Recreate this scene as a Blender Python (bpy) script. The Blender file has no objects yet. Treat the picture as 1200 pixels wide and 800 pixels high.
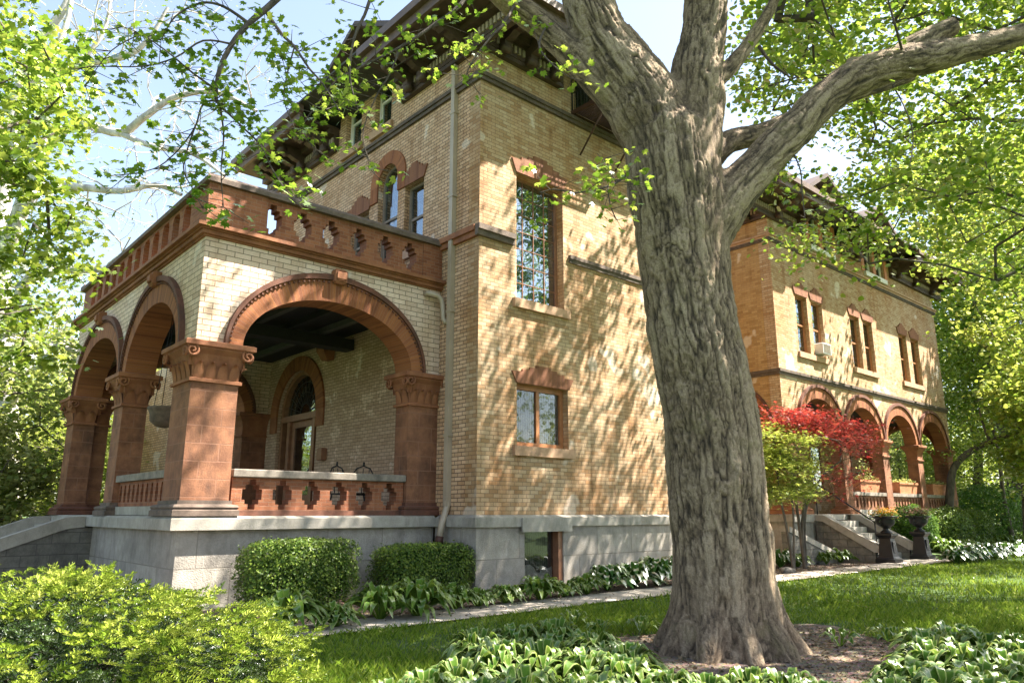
import bpy, bmesh, math, random
import numpy as np
from mathutils import Vector, Matrix
from mathutils.geometry import tessellate_polygon

rng = np.random.default_rng(7)
random.seed(7)
SC = bpy.context.scene
COL = SC.collection
R = math.radians

# ------------------------------------------------------------------ camera
PSI = R(48.3)
PITCH = R(12.96)
EYE = 1.5
CAMPOS = np.array([-9.13, -11.27, EYE])
cd = bpy.data.cameras.new('camera')
cam = bpy.data.objects.new('camera', cd)
COL.objects.link(cam)
cam.location = CAMPOS
cam.rotation_euler = (R(90) + PITCH, 0, PSI - R(90))
cd.sensor_width = 36
cd.lens = 869 / 1200 * 36
cd.clip_end = 2000
SC.camera = cam

# ------------------------------------------------------------------ world, sun
SUN = Vector((0.56, -0.40, 1.0)).normalized()
w = bpy.data.worlds.new('World')
SC.world = w
w.use_nodes = True
wn = w.node_tree
sky = wn.nodes.new('ShaderNodeTexSky')
sky.sky_type = 'NISHITA'
sky.sun_disc = False
sky.sun_elevation = math.asin(SUN.z)
sky.sun_rotation = math.atan2(SUN.x, SUN.y)
sky.air_density = 1.0
sky.dust_density = 1.5
sky.ozone_density = 1.0
bg = wn.nodes['Background']
bg.inputs['Strength'].default_value = 0.074
hs_ = wn.nodes.new('ShaderNodeHueSaturation')      # thin spring haze: a paler sky
hs_.inputs['Saturation'].default_value = 0.82
wn.links.new(sky.outputs[0], hs_.inputs['Color'])
wn.links.new(hs_.outputs[0], bg.inputs[0])
sd = bpy.data.lights.new('sun', 'SUN')
sd.energy = 5.0
sd.angle = R(0.5)
sd.color = (1.0, 0.93, 0.82)
so = bpy.data.objects.new('sun', sd)
COL.objects.link(so)
so.rotation_euler = SUN.to_track_quat('Z', 'Y').to_euler()
SC.view_settings.view_transform = 'Standard'
SC.view_settings.look = 'None'
SC.view_settings.exposure = 2.5
SC.view_settings.gamma = 1
SC.view_settings.use_curve_mapping = False
SC.cycles.max_bounces = 8
SC.cycles.transparent_max_bounces = 8
SC.cycles.sample_clamp_indirect = 6.0

# ------------------------------------------------------------------ survey: photo coordinates -> real places
FPX = 869.0
_H = np.array([math.cos(PSI), math.sin(PSI), 0.0])
_R = np.array([math.sin(PSI), -math.cos(PSI), 0.0])
_Z = np.array([0, 0, 1.0])
def ray(u, v):
    xc = (u - 600) / FPX
    yc = -(v - 400) / FPX
    return _H * (math.cos(PITCH) - yc * math.sin(PITCH)) + _R * xc + _Z * (math.sin(PITCH) + yc * math.cos(PITCH))
def at_d(u, v, d):
    r = ray(u, v)
    return CAMPOS + r * (d / (r @ _H))
def at_z(u, v, z=0.0):
    r = ray(u, v)
    return CAMPOS + r * ((z - CAMPOS[2]) / r[2])
def at_y(u, v, y):
    r = ray(u, v)
    return CAMPOS + r * ((y - CAMPOS[1]) / r[1])
def at_x(u, v, x):
    r = ray(u, v)
    return CAMPOS + r * ((x - CAMPOS[0]) / r[0])
def m_per_px(u, v, d):
    r = ray(u, v)
    return d / (r @ _H) / FPX
def project(P):
    d = np.atleast_2d(P) - CAMPOS
    a, b, c = d @ _H, d @ _R, d[:, 2]
    fw = a * math.cos(PITCH) + c * math.sin(PITCH)
    up = -a * math.sin(PITCH) + c * math.cos(PITCH)
    f = np.where(fw > 0.1, fw, 0.1)
    return 600 + FPX * b / f, 400 - FPX * up / f, fw

# ------------------------------------------------------------------ materials
def srgb(r, g, b):
    f = lambda c: c / 12.92 if c <= 0.04045 else ((c + 0.055) / 1.055) ** 2.4
    return (f(r / 255), f(g / 255), f(b / 255), 1)
class NT:
    def __init__(s, name):
        s.m = bpy.data.materials.new(name)
        s.m.use_nodes = True
        s.t = s.m.node_tree
        s.b = s.t.nodes['Principled BSDF']
        s.out = s.t.nodes['Material Output']
    def n(s, kind, **kw):
        nd = s.t.nodes.new('ShaderNode' + kind)
        for k, v in kw.items():
            if k in nd.inputs: nd.inputs[k].default_value = v
            else: setattr(nd, k, v)
        return nd
    def l(s, a, b): s.t.links.new(a, b)
    def noise(s, vec, scale, detail=4, rough=0.6):
        nd = s.n('TexNoise')
        nd.inputs['Scale'].default_value = scale
        nd.inputs['Detail'].default_value = detail
        nd.inputs['Roughness'].default_value = rough
        if vec is not None: s.l(vec, nd.inputs['Vector'])
        return nd
    def ramp(s, fac, stops):
        nd = s.n('ValToRGB')
        e = nd.color_ramp.elements
        while len(e) < len(stops): e.new(0.5)
        for i, (p, c) in enumerate(stops):
            e[i].position = p
            e[i].color = c if len(c) == 4 else (*c, 1)
        s.l(fac, nd.inputs['Fac'])
        return nd
    def mix(s, fac, a, b, mode='MIX'):
        nd = s.n('MixRGB', blend_type=mode)
        for sock, v in ((nd.inputs[0], fac), (nd.inputs[1], a), (nd.inputs[2], b)):
            if hasattr(v, 'is_output'): s.l(v, sock)
            elif isinstance(v, (int, float)): sock.default_value = v
            else: sock.default_value = v if len(v) == 4 else (*v, 1)
        return nd.outputs[0]
    def bump(s, h, strength=0.5, dist=0.01):
        nd = s.n('Bump')
        nd.inputs['Strength'].default_value = strength
        nd.inputs['Distance'].default_value = dist
        s.l(h, nd.inputs['Height'])
        s.l(nd.outputs[0], s.b.inputs['Normal'])
        return nd
    def uv(s):
        return s.n('UVMap').outputs[0]
    def pos(s):
        return s.n('NewGeometry').outputs['Position']
    def mapping(s, vec, scale=(1, 1, 1), loc=(0, 0, 0)):
        nd = s.n('Mapping')
        nd.inputs['Scale'].default_value = scale
        nd.inputs['Location'].default_value = loc
        s.l(vec, nd.inputs['Vector'])
        return nd.outputs[0]

def brick_mat(name, c1, c2, mortar, stain, bw=0.22, bh=0.081, ms=0.006, stain_amt=0.5, peel=None, bump=0.6, stain2=None, patch=.35):
    k = NT(name)
    uv = k.uv()
    # slight waviness so courses are not ruler-straight
    wob = k.noise(uv, 1.3, 2)
    wv = k.n('VectorMath', operation='SCALE')
    k.l(wob.outputs['Color'], wv.inputs[0]); wv.inputs['Scale'].default_value = 0.012
    ad = k.n('VectorMath', operation='ADD')
    k.l(uv, ad.inputs[0]); k.l(wv.outputs[0], ad.inputs[1])
    br = k.n('TexBrick')
    br.offset = 0.5
    br.inputs['Scale'].default_value = 1
    br.inputs['Brick Width'].default_value = bw
    br.inputs['Row Height'].default_value = bh
    br.inputs['Mortar Size'].default_value = ms
    br.inputs['Mortar Smooth'].default_value = 0.3
    br.inputs['Bias'].default_value = 0.0
    br.inputs['Color1'].default_value = (*c1, 1)
    br.inputs['Color2'].default_value = (*c2, 1)
    br.inputs['Mortar'].default_value = (*mortar, 1)
    k.l(ad.outputs[0], br.inputs['Vector'])
    # large weather stains, with vertical streaking
    st = k.noise(k.mapping(uv, (1.0, 0.45, 1)), 0.9, 6, 0.65)
    sr = k.ramp(st.outputs[0], [(0.42, (0, 0, 0)), (0.68, (1, 1, 1))])
    fac = k.n('Math', operation='MULTIPLY'); k.l(sr.outputs[0], fac.inputs[0]); fac.inputs[1].default_value = stain_amt
    c = k.mix(fac.outputs[0], br.outputs[0], stain, 'MULTIPLY')
    # fine speckle
    sp = k.noise(uv, 38, 3)
    c = k.mix(0.35, c, k.ramp(sp.outputs[0], [(0.3, (0.55, 0.5, 0.45)), (0.7, (1, 1, 1))]).outputs[0], 'MULTIPLY')
    # some odd dark / burnt bricks
    bb = k.n('TexBrick'); bb.offset = 0.5
    for a, v in (('Scale', 1), ('Brick Width', bw), ('Row Height', bh), ('Mortar Size', 0.0), ('Bias', -0.72)):
        bb.inputs[a].default_value = v
    bb.inputs['Color1'].default_value = (1, 1, 1, 1); bb.inputs['Color2'].default_value = (0.42, 0.3, 0.2, 1)
    k.l(ad.outputs[0], bb.inputs['Vector'])
    c = k.mix(0.55, c, bb.outputs[0], 'MULTIPLY')
    # runs of dirt down the wall
    rn = k.noise(k.mapping(uv, (3.2, 0.16, 1), (1, 5, 0)), 1.5, 6, 0.7)
    c = k.mix(k.ramp(rn.outputs[0], [(0.52, (0, 0, 0)), (0.72, (.75, .75, .75))]).outputs[0], c, (0.62, 0.5, 0.4), 'MULTIPLY')
    # repointed or replaced patches
    pt = k.noise(k.mapping(uv, (1, 1, 1), (7, 3, 0)), 0.7, 3, 0.55)
    c = k.mix(k.ramp(pt.outputs[0], [(0.62, (0, 0, 0)), (0.64, (patch, patch, patch))]).outputs[0], c, (0.8, 0.74, 0.66), 'SCREEN')
    if stain2:
        dk = k.noise(k.mapping(uv, (1.6, 0.5, 1), (4, 2, 0)), 1.1, 7, 0.7)
        dr = k.ramp(dk.outputs[0], [(0.6, (0, 0, 0)), (0.74, (1, 1, 1))])
        c = k.mix(dr.outputs[0], c, stain2, 'MULTIPLY')
    if peel:
        pn = k.noise(k.mapping(uv, (1, 1.0, 1)), 1.1, 3, 0.5)
        pn2 = k.noise(uv, 9, 4, 0.7)
        s_ = k.n('Math', operation='MULTIPLY_ADD'); k.l(pn2.outputs[0], s_.inputs[0]); s_.inputs[1].default_value = 0.45
        k.l(pn.outputs[0], s_.inputs[2])
        pr = k.ramp(s_.outputs[0], [(0.62, (0, 0, 0)), (0.65, (1, 1, 1))])
        c = k.mix(pr.outputs[0], c, k.mix(0.5, br.outputs[0], peel, 'MULTIPLY'))
    k.l(c, k.b.inputs['Base Color'])
    k.b.inputs['Roughness'].default_value = 0.85
    hm = k.n('Math', operation='MULTIPLY_ADD')
    k.l(br.outputs['Fac'], hm.inputs[0]); hm.inputs[1].default_value = -1.0
    k.l(sp.outputs[0], hm.inputs[2])
    k.bump(hm.outputs[0], bump, 0.012)
    return k.m

def stone_mat(name, c1, c2, dark, scale=3.0, block=None, mortar=(0.5, 0.4, 0.33), rough=0.85, bump=0.5):
    k = NT(name)
    uv = k.uv(); ps = k.pos()
    a = k.noise(ps, scale, 7, 0.65)
    c = k.ramp(a.outputs[0], [(0.3, c1), (0.7, c2)]).outputs[0]
    d = k.noise(k.mapping(ps, (1, 1, 0.35), (3, 1, 7)), 2.2, 6, 0.7)
    c = k.mix(k.ramp(d.outputs[0], [(0.5, (0, 0, 0)), (0.72, (0.8, 0.8, 0.8))]).outputs[0], c, dark)
    f = k.noise(ps, 55, 3)
    c = k.mix(0.4, c, k.ramp(f.outputs[0], [(0.25, (0.5, 0.5, 0.5)), (0.7, (1, 1, 1))]).outputs[0], 'MULTIPLY')
    h = f.outputs[0]
    if block:
        br = k.n('TexBrick'); br.offset = 0.5
        for n_, v in (('Scale', 1), ('Brick Width', block[0]), ('Row Height', block[1]), ('Mortar Size', 0.009), ('Mortar Smooth', 0.2), ('Bias', 0)):
            br.inputs[n_].default_value = v
        br.inputs['Color1'].default_value = (1, 1, 1, 1); br.inputs['Color2'].default_value = (0.72, 0.72, 0.74, 1)
        br.inputs['Mortar'].default_value = (1, 1, 1, 1)
        k.l(uv, br.inputs['Vector'])
        c = k.mix(0.8, c, br.outputs[0], 'MULTIPLY')
        c = k.mix(br.outputs['Fac'], c, mortar)
        hm = k.n('Math', operation='MULTIPLY_ADD'); k.l(br.outputs['Fac'], hm.inputs[0]); hm.inputs[1].default_value = -0.8
        k.l(f.outputs[0], hm.inputs[2]); h = hm.outputs[0]
    k.l(c, k.b.inputs['Base Color'])
    k.b.inputs['Roughness'].default_value = rough
    k.bump(h, bump, 0.012)
    return k.m

def plain_mat(name, c, rough=0.6, metal=0.0, var=0.25, scale=6, bump=0.2):
    k = NT(name)
    a = k.noise(k.pos(), scale, 5, 0.65)
    lo = tuple(x * (1 - var) for x in c); hi = tuple(min(1, x * (1 + var)) for x in c)
    k.l(k.ramp(a.outputs[0], [(0.3, lo), (0.7, hi)]).outputs[0], k.b.inputs['Base Color'])
    k.b.inputs['Roughness'].default_value = rough
    k.b.inputs['Metallic'].default_value = metal
    if bump: k.bump(k.noise(k.pos(), scale * 8, 3).outputs[0], bump, 0.004)
    return k.m

def glass_mat(name, refl=0.45, tint=(0.75, 0.85, 0.85), wav=0.15, fm=0.6):
    k = NT(name)
    k.t.nodes.remove(k.b)
    g = k.n('BsdfGlossy'); g.inputs['Roughness'].default_value = 0.015; g.inputs['Color'].default_value = (0.92, 0.95, 1, 1)
    t = k.n('BsdfTransparent'); t.inputs['Color'].default_value = (*tint, 1)
    nz = k.noise(k.pos(), 2.0, 2)
    bp = k.n('Bump'); bp.inputs['Strength'].default_value = wav; bp.inputs['Distance'].default_value = 0.02
    k.l(nz.outputs[0], bp.inputs['Height']); k.l(bp.outputs[0], g.inputs['Normal'])
    lw = k.n('LayerWeight'); lw.inputs['Blend'].default_value = 0.3
    ma = k.n('Math', operation='MULTIPLY_ADD'); k.l(lw.outputs['Fresnel'], ma.inputs[0]); ma.inputs[1].default_value = fm; ma.inputs[2].default_value = refl
    mx = k.n('MixShader'); k.l(ma.outputs[0], mx.inputs[0]); k.l(t.outputs[0], mx.inputs[1]); k.l(g.outputs[0], mx.inputs[2])
    k.l(mx.outputs[0], k.out.inputs['Surface'])
    return k.m

def leaf_mat(name, cols, trans=0.45, tcol=None, gloss=0.045, margin=None):
    """cols: dark..light ramp of leaf colours, picked at random per leaf"""
    k = NT(name)
    k.t.nodes.remove(k.b)
    geo = k.n('NewGeometry')
    n_ = len(cols)
    c = k.ramp(geo.outputs['Random Per Island'], [(i / max(1, n_ - 1), cc) for i, cc in enumerate(cols)]).outputs[0]
    if margin:
        sx = k.n('SeparateXYZ'); k.l(k.uv(), sx.inputs[0])
        ab = k.n('Math', operation='ABSOLUTE'); k.l(sx.outputs[0], ab.inputs[0])
        nz = k.noise(k.uv(), 5, 2)
        am = k.n('Math', operation='MULTIPLY_ADD'); k.l(nz.outputs[0], am.inputs[0]); am.inputs[1].default_value = 0.35; k.l(ab.outputs[0], am.inputs[2])
        mr = k.ramp(am.outputs[0], [(margin[1], (0, 0, 0)), (margin[1] + 0.12, (1, 1, 1))])
        c = k.mix(mr.outputs[0], c, margin[0])
    d = k.n('BsdfDiffuse'); k.l(c, d.inputs[0])
    if margin:                                    # long ribs along the blade
        sx2 = k.n('SeparateXYZ'); k.l(k.uv(), sx2.inputs[0])
        sn = k.n('Math', operation='SINE'); ml = k.n('Math', operation='MULTIPLY'); k.l(sx2.outputs[0], ml.inputs[0]); ml.inputs[1].default_value = 26
        k.l(ml.outputs[0], sn.inputs[0]); bp = k.n('Bump'); bp.inputs['Strength'].default_value = .5; bp.inputs['Distance'].default_value = .004
        k.l(sn.outputs[0], bp.inputs['Height']); k.l(bp.outputs[0], d.inputs['Normal'])
    tr = k.n('BsdfTranslucent')
    tc = k.mix(1.0, c, tcol or (1.0, 1.0, 0.55), 'MULTIPLY')
    g2 = k.n('Gamma'); g2.inputs[1].default_value = 0.75; k.l(tc, g2.inputs[0])
    k.l(g2.outputs[0], tr.inputs[0])
    mx = k.n('MixShader'); mx.inputs[0].default_value = trans
    k.l(d.outputs[0], mx.inputs[1]); k.l(tr.outputs[0], mx.inputs[2])
    gl = k.n('BsdfGlossy'); gl.inputs['Roughness'].default_value = 0.38; gl.inputs[0].default_value = (1, 1, 1, 1)
    fr = k.n('LayerWeight'); fr.inputs[0].default_value = 0.25
    fm = k.n('Math', operation='MULTIPLY'); k.l(fr.outputs['Fresnel'], fm.inputs[0]); fm.inputs[1].default_value = gloss * 5
    m2 = k.n('MixShader'); k.l(fm.outputs[0], m2.inputs[0]); k.l(mx.outputs[0], m2.inputs[1]); k.l(gl.outputs[0], m2.inputs[2])
    k.l(m2.outputs[0], k.out.inputs['Surface'])
    return k.m

M = {}
M['buff'] = brick_mat('buff_brick', (0.58, 0.43, 0.28), (0.43, 0.262, 0.13), (0.27, 0.19, 0.115), (0.82, 0.56, 0.31), ms=0.008, stain_amt=0.8, stain2=(0.5, 0.38, 0.28))  # stain and second brick tone also carry orange bounce from the sunlit ground
M['pale'] = brick_mat('pale_buff_brick', (0.74, 0.51, 0.335), (0.55, 0.35, 0.205), (0.15, 0.10, 0.065), (0.82, 0.64, 0.44), ms=0.009, stain_amt=0.7, stain2=(0.55, 0.48, 0.4))
M['orange'] = brick_mat('bounce_tinted_buff_brick', (0.52, 0.33, 0.145), (0.40, 0.235, 0.09), (0.33, 0.22, 0.11), (0.8, 0.6, 0.36), stain_amt=0.5, stain2=(0.6, 0.5, 0.4))  # copy of the buff brick with orange reflected light put into its colour
M['cream'] = brick_mat('cream_glazed_brick', (0.86, 0.68, 0.55), (0.70, 0.52, 0.40), (0.24, 0.175, 0.125), (0.78, 0.68, 0.52), bw=0.30, bh=0.1, ms=0.008, stain_amt=0.7, stain2=(0.42, 0.34, 0.27))
M['porchwall'] = brick_mat('peeling_painted_brick', (0.83, 0.62, 0.47), (0.66, 0.465, 0.335), (0.2, 0.145, 0.1), (0.75, 0.65, 0.5), stain_amt=0.4, peel=(0.36, 0.24, 0.14))
M['redbrick'] = brick_mat('red_brick', (0.36, 0.14, 0.065), (0.26, 0.088, 0.04), (0.33, 0.21, 0.145), (0.7, 0.6, 0.5), bw=0.2, bh=0.07, ms=0.004, stain_amt=0.7, patch=0, stain2=(.45, .4, .4))
M['soldier'] = brick_mat('red_arch_brick', (0.39, 0.145, 0.05), (0.25, 0.083, 0.032), (0.3, 0.16, 0.1), (0.7, 0.6, 0.5), bw=0.055, bh=0.6, ms=0.003, stain_amt=0.7, patch=0, stain2=(.45, .4, .4))
M['lintel'] = brick_mat('brown_lintel_brick', (0.30, 0.125, 0.06), (0.23, 0.09, 0.045), (0.2, 0.11, 0.07), (0.7, 0.6, 0.5), bw=0.075, bh=0.9, ms=0.003, stain_amt=0.5, patch=0)
M['red'] = stone_mat('red_sandstone', (0.21, 0.076, 0.033), (0.40, 0.165, 0.075), (0.17, 0.07, 0.04), 2.2)
M['redblock'] = stone_mat('red_sandstone_blocks', (0.17, 0.066, 0.033), (0.42, 0.185, 0.092), (0.085, 0.045, 0.03), 3.2, block=(0.62, 0.29), mortar=(0.26, 0.125, 0.075))
M['hood'] = stone_mat('dark_red_moulding', (0.11, 0.042, 0.026), (0.2, 0.078, 0.045), (0.06, 0.035, 0.025), 6)
M['grey'] = stone_mat('grey_limestone', (0.30, 0.27, 0.23), (0.46, 0.42, 0.36), (0.16, 0.15, 0.12), 2.5)
M['plinth'] = stone_mat('rough_grey_plinth', (0.31, 0.275, 0.23), (0.50, 0.45, 0.385), (0.19, 0.17, 0.145), 4.0, block=(1.15, 0.62), mortar=(0.24, 0.21, 0.175), bump=1.0)
M['rubble'] = stone_mat('dark_rubble_stone', (0.13, 0.12, 0.10), (0.27, 0.25, 0.21), (0.07, 0.065, 0.055), 5.0, block=(0.5, 0.22), mortar=(0.1, 0.09, 0.08), bump=1.0)
M['string'] = stone_mat('dark_string_stone', (0.085, 0.06, 0.045), (0.16, 0.115, 0.085), (0.05, 0.04, 0.03), 6)
M['coping'] = stone_mat('weathered_coping', (0.10, 0.07, 0.055), (0.21, 0.15, 0.115), (0.055, 0.045, 0.035), 7)
M['railcap'] = stone_mat('mottled_grey_rail_cap', (0.15, 0.125, 0.1), (0.36, 0.31, 0.255), (0.08, 0.07, 0.055), 5)
M['sill'] = stone_mat('tan_sandstone_sill', (0.42, 0.25, 0.15), (0.55, 0.35, 0.22), (0.3, 0.18, 0.11), 3)
M['wood'] = plain_mat('dark_brown_eave_paint', (0.075, 0.047, 0.034), 0.6, var=0.4, scale=5)
M['woodlight'] = plain_mat('brown_fascia_paint', (0.12, 0.075, 0.055), 0.55, var=0.3, scale=4)
M['dentil'] = plain_mat('tan_dentil_paint', (0.36, 0.29, 0.22), 0.6)
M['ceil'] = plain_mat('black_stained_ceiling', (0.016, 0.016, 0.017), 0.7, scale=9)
M['beam'] = plain_mat('grey_ceiling_beam', (0.075, 0.075, 0.07), 0.6)
M['frame'] = plain_mat('brown_window_frame', (0.27, 0.125, 0.065), 0.5)
M['frameorange'] = plain_mat('orange_brown_window_frame', (0.36, 0.15, 0.06), 0.5)
M['framedark'] = plain_mat('dark_window_frame', (0.06, 0.05, 0.045), 0.5)
M['framewhite'] = plain_mat('white_window_frame', (0.72, 0.68, 0.62), 0.5, var=0.1)
M['framegrey'] = plain_mat('grey_brown_window_frame', (0.22, 0.17, 0.13), 0.55)
M['glass'] = glass_mat('window_glass', 0.2)
M['glassdark'] = glass_mat('old_window_glass', 0.16, (0.6, 0.7, 0.7), 0.3)
M['glassdim'] = glass_mat('dim_window_glass', 0.05, (0.72, 0.72, 0.7), 0.2, 0.1)
M['iron'] = plain_mat('black_iron', (0.018, 0.018, 0.02), 0.45, 0.3)
M['rust'] = plain_mat('rusty_brown_iron', (0.07, 0.03, 0.02), 0.6, 0.2)
M['spout'] = plain_mat('tan_painted_downspout', (0.40, 0.32, 0.235), 0.45, var=0.12, scale=2)
M['terra'] = plain_mat('terracotta', (0.50, 0.19, 0.09), 0.7)
M['roof'] = plain_mat('dark_roof_shingle', (0.06, 0.055, 0.05), 0.9, scale=14)
M['blind'] = plain_mat('white_blind', (0.55, 0.55, 0.52), 0.8, var=0.12, scale=3)
M['dark'] = plain_mat('dark_interior', (0.022, 0.024, 0.024), 0.9)  # near-black sheet behind panes, painted to stand for unlit rooms
M['acwhite'] = plain_mat('off_white_plastic', (0.62, 0.63, 0.64), 0.5, var=0.08)
def mat_lace(name, base, dark, su, sv):
    k = NT(name)
    uv = k.uv()
    wv = k.n('TexWave', wave_type='BANDS', bands_direction='X'); wv.inputs['Scale'].default_value = su; wv.inputs['Distortion'].default_value = 2.0; wv.inputs['Detail'].default_value = 2
    k.l(uv, wv.inputs['Vector'])
    vo = k.n('TexVoronoi', feature='DISTANCE_TO_EDGE'); vo.inputs['Scale'].default_value = sv; k.l(uv, vo.inputs['Vector'])
    c = k.ramp(wv.outputs[0], [(0.2, dark), (0.8, base)]).outputs[0]
    c = k.mix(k.ramp(vo.outputs[0], [(0.03, (1, 1, 1)), (0.09, (0, 0, 0))]).outputs[0], c, base)
    k.l(c, k.b.inputs['Base Color']); k.b.inputs['Roughness'].default_value = 0.9
    return k.m
M['lace'] = mat_lace('white_lace_curtain', (0.42, 0.42, 0.4), (0.15, 0.15, 0.145), 5.0, 16)
M['leaded'] = mat_lace('leaded_art_glass', (0.16, 0.2, 0.19), (0.015, 0.02, 0.02), 3.0, 22)
M['leadedgrey'] = mat_lace('grey_leaded_glass', (0.26, 0.3, 0.27), (0.07, 0.09, 0.085), 3.0, 12)
M['curtain'] = mat_lace('grey_hanging_curtain', (0.13, 0.13, 0.122), (0.05, 0.05, 0.048), 6.0, 3)

# ------------------------------------------------------------------ mesh helpers
def link(o, parent=None):
    COL.objects.link(o)
    if parent is not None: o.parent = parent
    return o
def tag(o, label=None, cat=None, group=None, kind=None):
    for k_, v in (('label', label), ('category', cat), ('group', group), ('kind', kind)):
        if v: o[k_] = v
    return o
def empty(name, loc, label=None, cat=None, group=None, rz=0.0):
    o = bpy.data.objects.new(name, None)
    o.empty_display_size = 0.2
    o.location = loc
    o.rotation_euler = (0, 0, rz)
    link(o)
    return tag(o, label, cat, group)

def fast_mesh(name, V, Fidx, mat, uv=None, smooth=False):
    """V (n,3); Fidx (m,k) uniform polygons; uv (m*k,2)"""
    me = bpy.data.meshes.new(name)
    V = np.asarray(V, np.float32); Fidx = np.asarray(Fidx, np.int32)
    m, k = Fidx.shape
    me.vertices.add(len(V)); me.vertices.foreach_set('co', V.ravel())
    me.loops.add(m * k); me.loops.foreach_set('vertex_index', Fidx.ravel())
    me.polygons.add(m)
    me.polygons.foreach_set('loop_start', np.arange(0, m * k, k, dtype=np.int32))
    if uv is not None:
        l = me.uv_layers.new(name='UVMap'); l.data.foreach_set('uv', np.asarray(uv, np.float32).ravel())
    me.update(calc_edges=True)
    if smooth: me.polygons.foreach_set('use_smooth', np.ones(m, bool))
    me.materials.append(mat)
    return me

class MB:
    """collects closed shapes, links them as one mesh object"""
    def __init__(s): s.v = []; s.f = []; s.uv = {}; s.sm = set()
    def add(s, vs, fs, uvs=None, smooth=False):
        o = len(s.v); n0 = len(s.f)
        s.v += [tuple(map(float, p)) for p in vs]
        for i, f in enumerate(fs):
            s.f.append([a + o for a in f])
            if uvs is not None and uvs[i] is not None: s.uv[n0 + i] = uvs[i]
            if smooth: s.sm.add(n0 + i)
        return s
    def box(s, x0, x1, y0, y1, z0, z1):
        v = [(x0, y0, z0), (x1, y0, z0), (x1, y1, z0), (x0, y1, z0), (x0, y0, z1), (x1, y0, z1), (x1, y1, z1), (x0, y1, z1)]
        f = [(0, 3, 2, 1), (4, 5, 6, 7), (0, 1, 5, 4), (1, 2, 6, 5), (2, 3, 7, 6), (3, 0, 4, 7)]
        return s.add(v, f)
    def bbox(s, x0, x1, y0, y1, z0, z1, b=0.02):
        """box with chamfered vertical and horizontal edges (stacked frusta)"""
        return s.stack([(x0 + b, x1 - b, y0 + b, y1 - b, z0), (x0, x1, y0, y1, z0 + b), (x0, x1, y0, y1, z1 - b), (x0 + b, x1 - b, y0 + b, y1 - b, z1)])
    def stack(s, levels):
        """closed solid through axis-aligned rectangles (x0,x1,y0,y1,z)"""
        v = []; f = []
        for (x0, x1, y0, y1, z) in levels: v += [(x0, y0, z), (x1, y0, z), (x1, y1, z), (x0, y1, z)]
        n = len(levels)
        f.append((3, 2, 1, 0)); f.append(tuple(4 * (n - 1) + i for i in range(4)))
        for i in range(n - 1):
            for j in range(4):
                a = 4 * i + j; b = 4 * i + (j + 1) % 4
                f.append((a, b, b + 4, a + 4))
        return s.add(v, f)
    def slab(s, plane, loops, d0, d1):
        """polygon with holes in plane 'S' (u=x) or 'W' (u=y) or 'T' (u=x,v=y), from depth d0 to d1"""
        pts = [p for lp in loops for p in lp]
        tri = tessellate_polygon([[Vector((p[0], p[1], 0)) for p in lp] for lp in loops])
        if plane == 'S': mp = lambda p, d: (p[0], d, p[1])
        elif plane == 'W': mp = lambda p, d: (d, p[0], p[1])
        else: mp = lambda p, d: (p[0], p[1], d)
        n = len(pts)
        v = [mp(p, d0) for p in pts] + [mp(p, d1) for p in pts]
        f = []
        for t in tri:
            f.append(tuple(t)); f.append(tuple(i + n for i in reversed(t)))
        o = 0
        for lp in loops:
            m = len(lp)
            for i in range(m):
                a = o + i; b = o + (i + 1) % m
                f.append((a, b, b + n, a + n))
            o += m
        return s.add(v, f)
    def ring(s, plane, c, zc, ai, bi, ao, bo, d0, d1, n=40, a0=0.0, a1=math.pi):
        """arch ring (elliptical), uv along the arc so bricks stand radially"""
        if plane == 'S': mp = lambda u, v, d: (u, d, v)
        else: mp = lambda u, v, d: (d, u, v)
        v = []; f = []; uvs = []
        arc = [0.0]
        for i in range(n + 1):
            t = a0 + (a1 - a0) * i / n
            ci, si = math.cos(t), math.sin(t)
            v += [mp(c + ai * ci, zc + bi * si, d0), mp(c + ao * ci, zc + bo * si, d0), mp(c + ao * ci, zc + bo * si, d1), mp(c + ai * ci, zc + bi * si, d1)]
            if i:
                p, q = v[-4], v[-8]
                arc.append(arc[-1] + math.dist(p, q))
        for i in range(n):
            a = 4 * i; b = a + 4
            for j, (w0, w1) in enumerate(((0.02, 0.5), (0.02, 0.58), (0.02, 0.5), (0.02, 0.58))):
                k_ = (j + 1) % 4
                f.append((a + j, a + k_, b + k_, b + j))
                uvs.append([(arc[i], w0), (arc[i], w1), (arc[i + 1], w1), (arc[i + 1], w0)])
        f.append((0, 1, 2, 3)); f.append((4 * n + 3, 4 * n + 2, 4 * n + 1, 4 * n)); uvs += [None, None]
        return s.add(v, f, uvs)
    def tube(s, pts, rad, n=8, caps=True, smooth=True):
        pts = [Vector(p) for p in pts]
        if not hasattr(rad, '__len__'): rad = [rad] * len(pts)
        v = []; f = []
        t0 = (pts[1] - pts[0]).normalized()
        X = t0.orthogonal().normalized()
        for i, p in enumerate(pts):
            if i == 0: t = t0
            elif i == len(pts) - 1: t = (pts[i] - pts[i - 1]).normalized()
            else: t = (pts[i + 1] - pts[i - 1]).normalized()
            X = (X - t * X.dot(t)).normalized()
            Y = t.cross(X)
            for j in range(n):
                a = 2 * math.pi * j / n
                v.append(p + (X * math.cos(a) + Y * math.sin(a)) * rad[i])
        for i in range(len(pts) - 1):
            for j in range(n):
                a = i * n + j; b = i * n + (j + 1) % n
                f.append((a, b, b + n, a + n))
        if caps:
            f.append(tuple(reversed(range(n)))); f.append(tuple((len(pts) - 1) * n + j for j in range(n)))
        return s.add(v, f, None, smooth)
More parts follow.
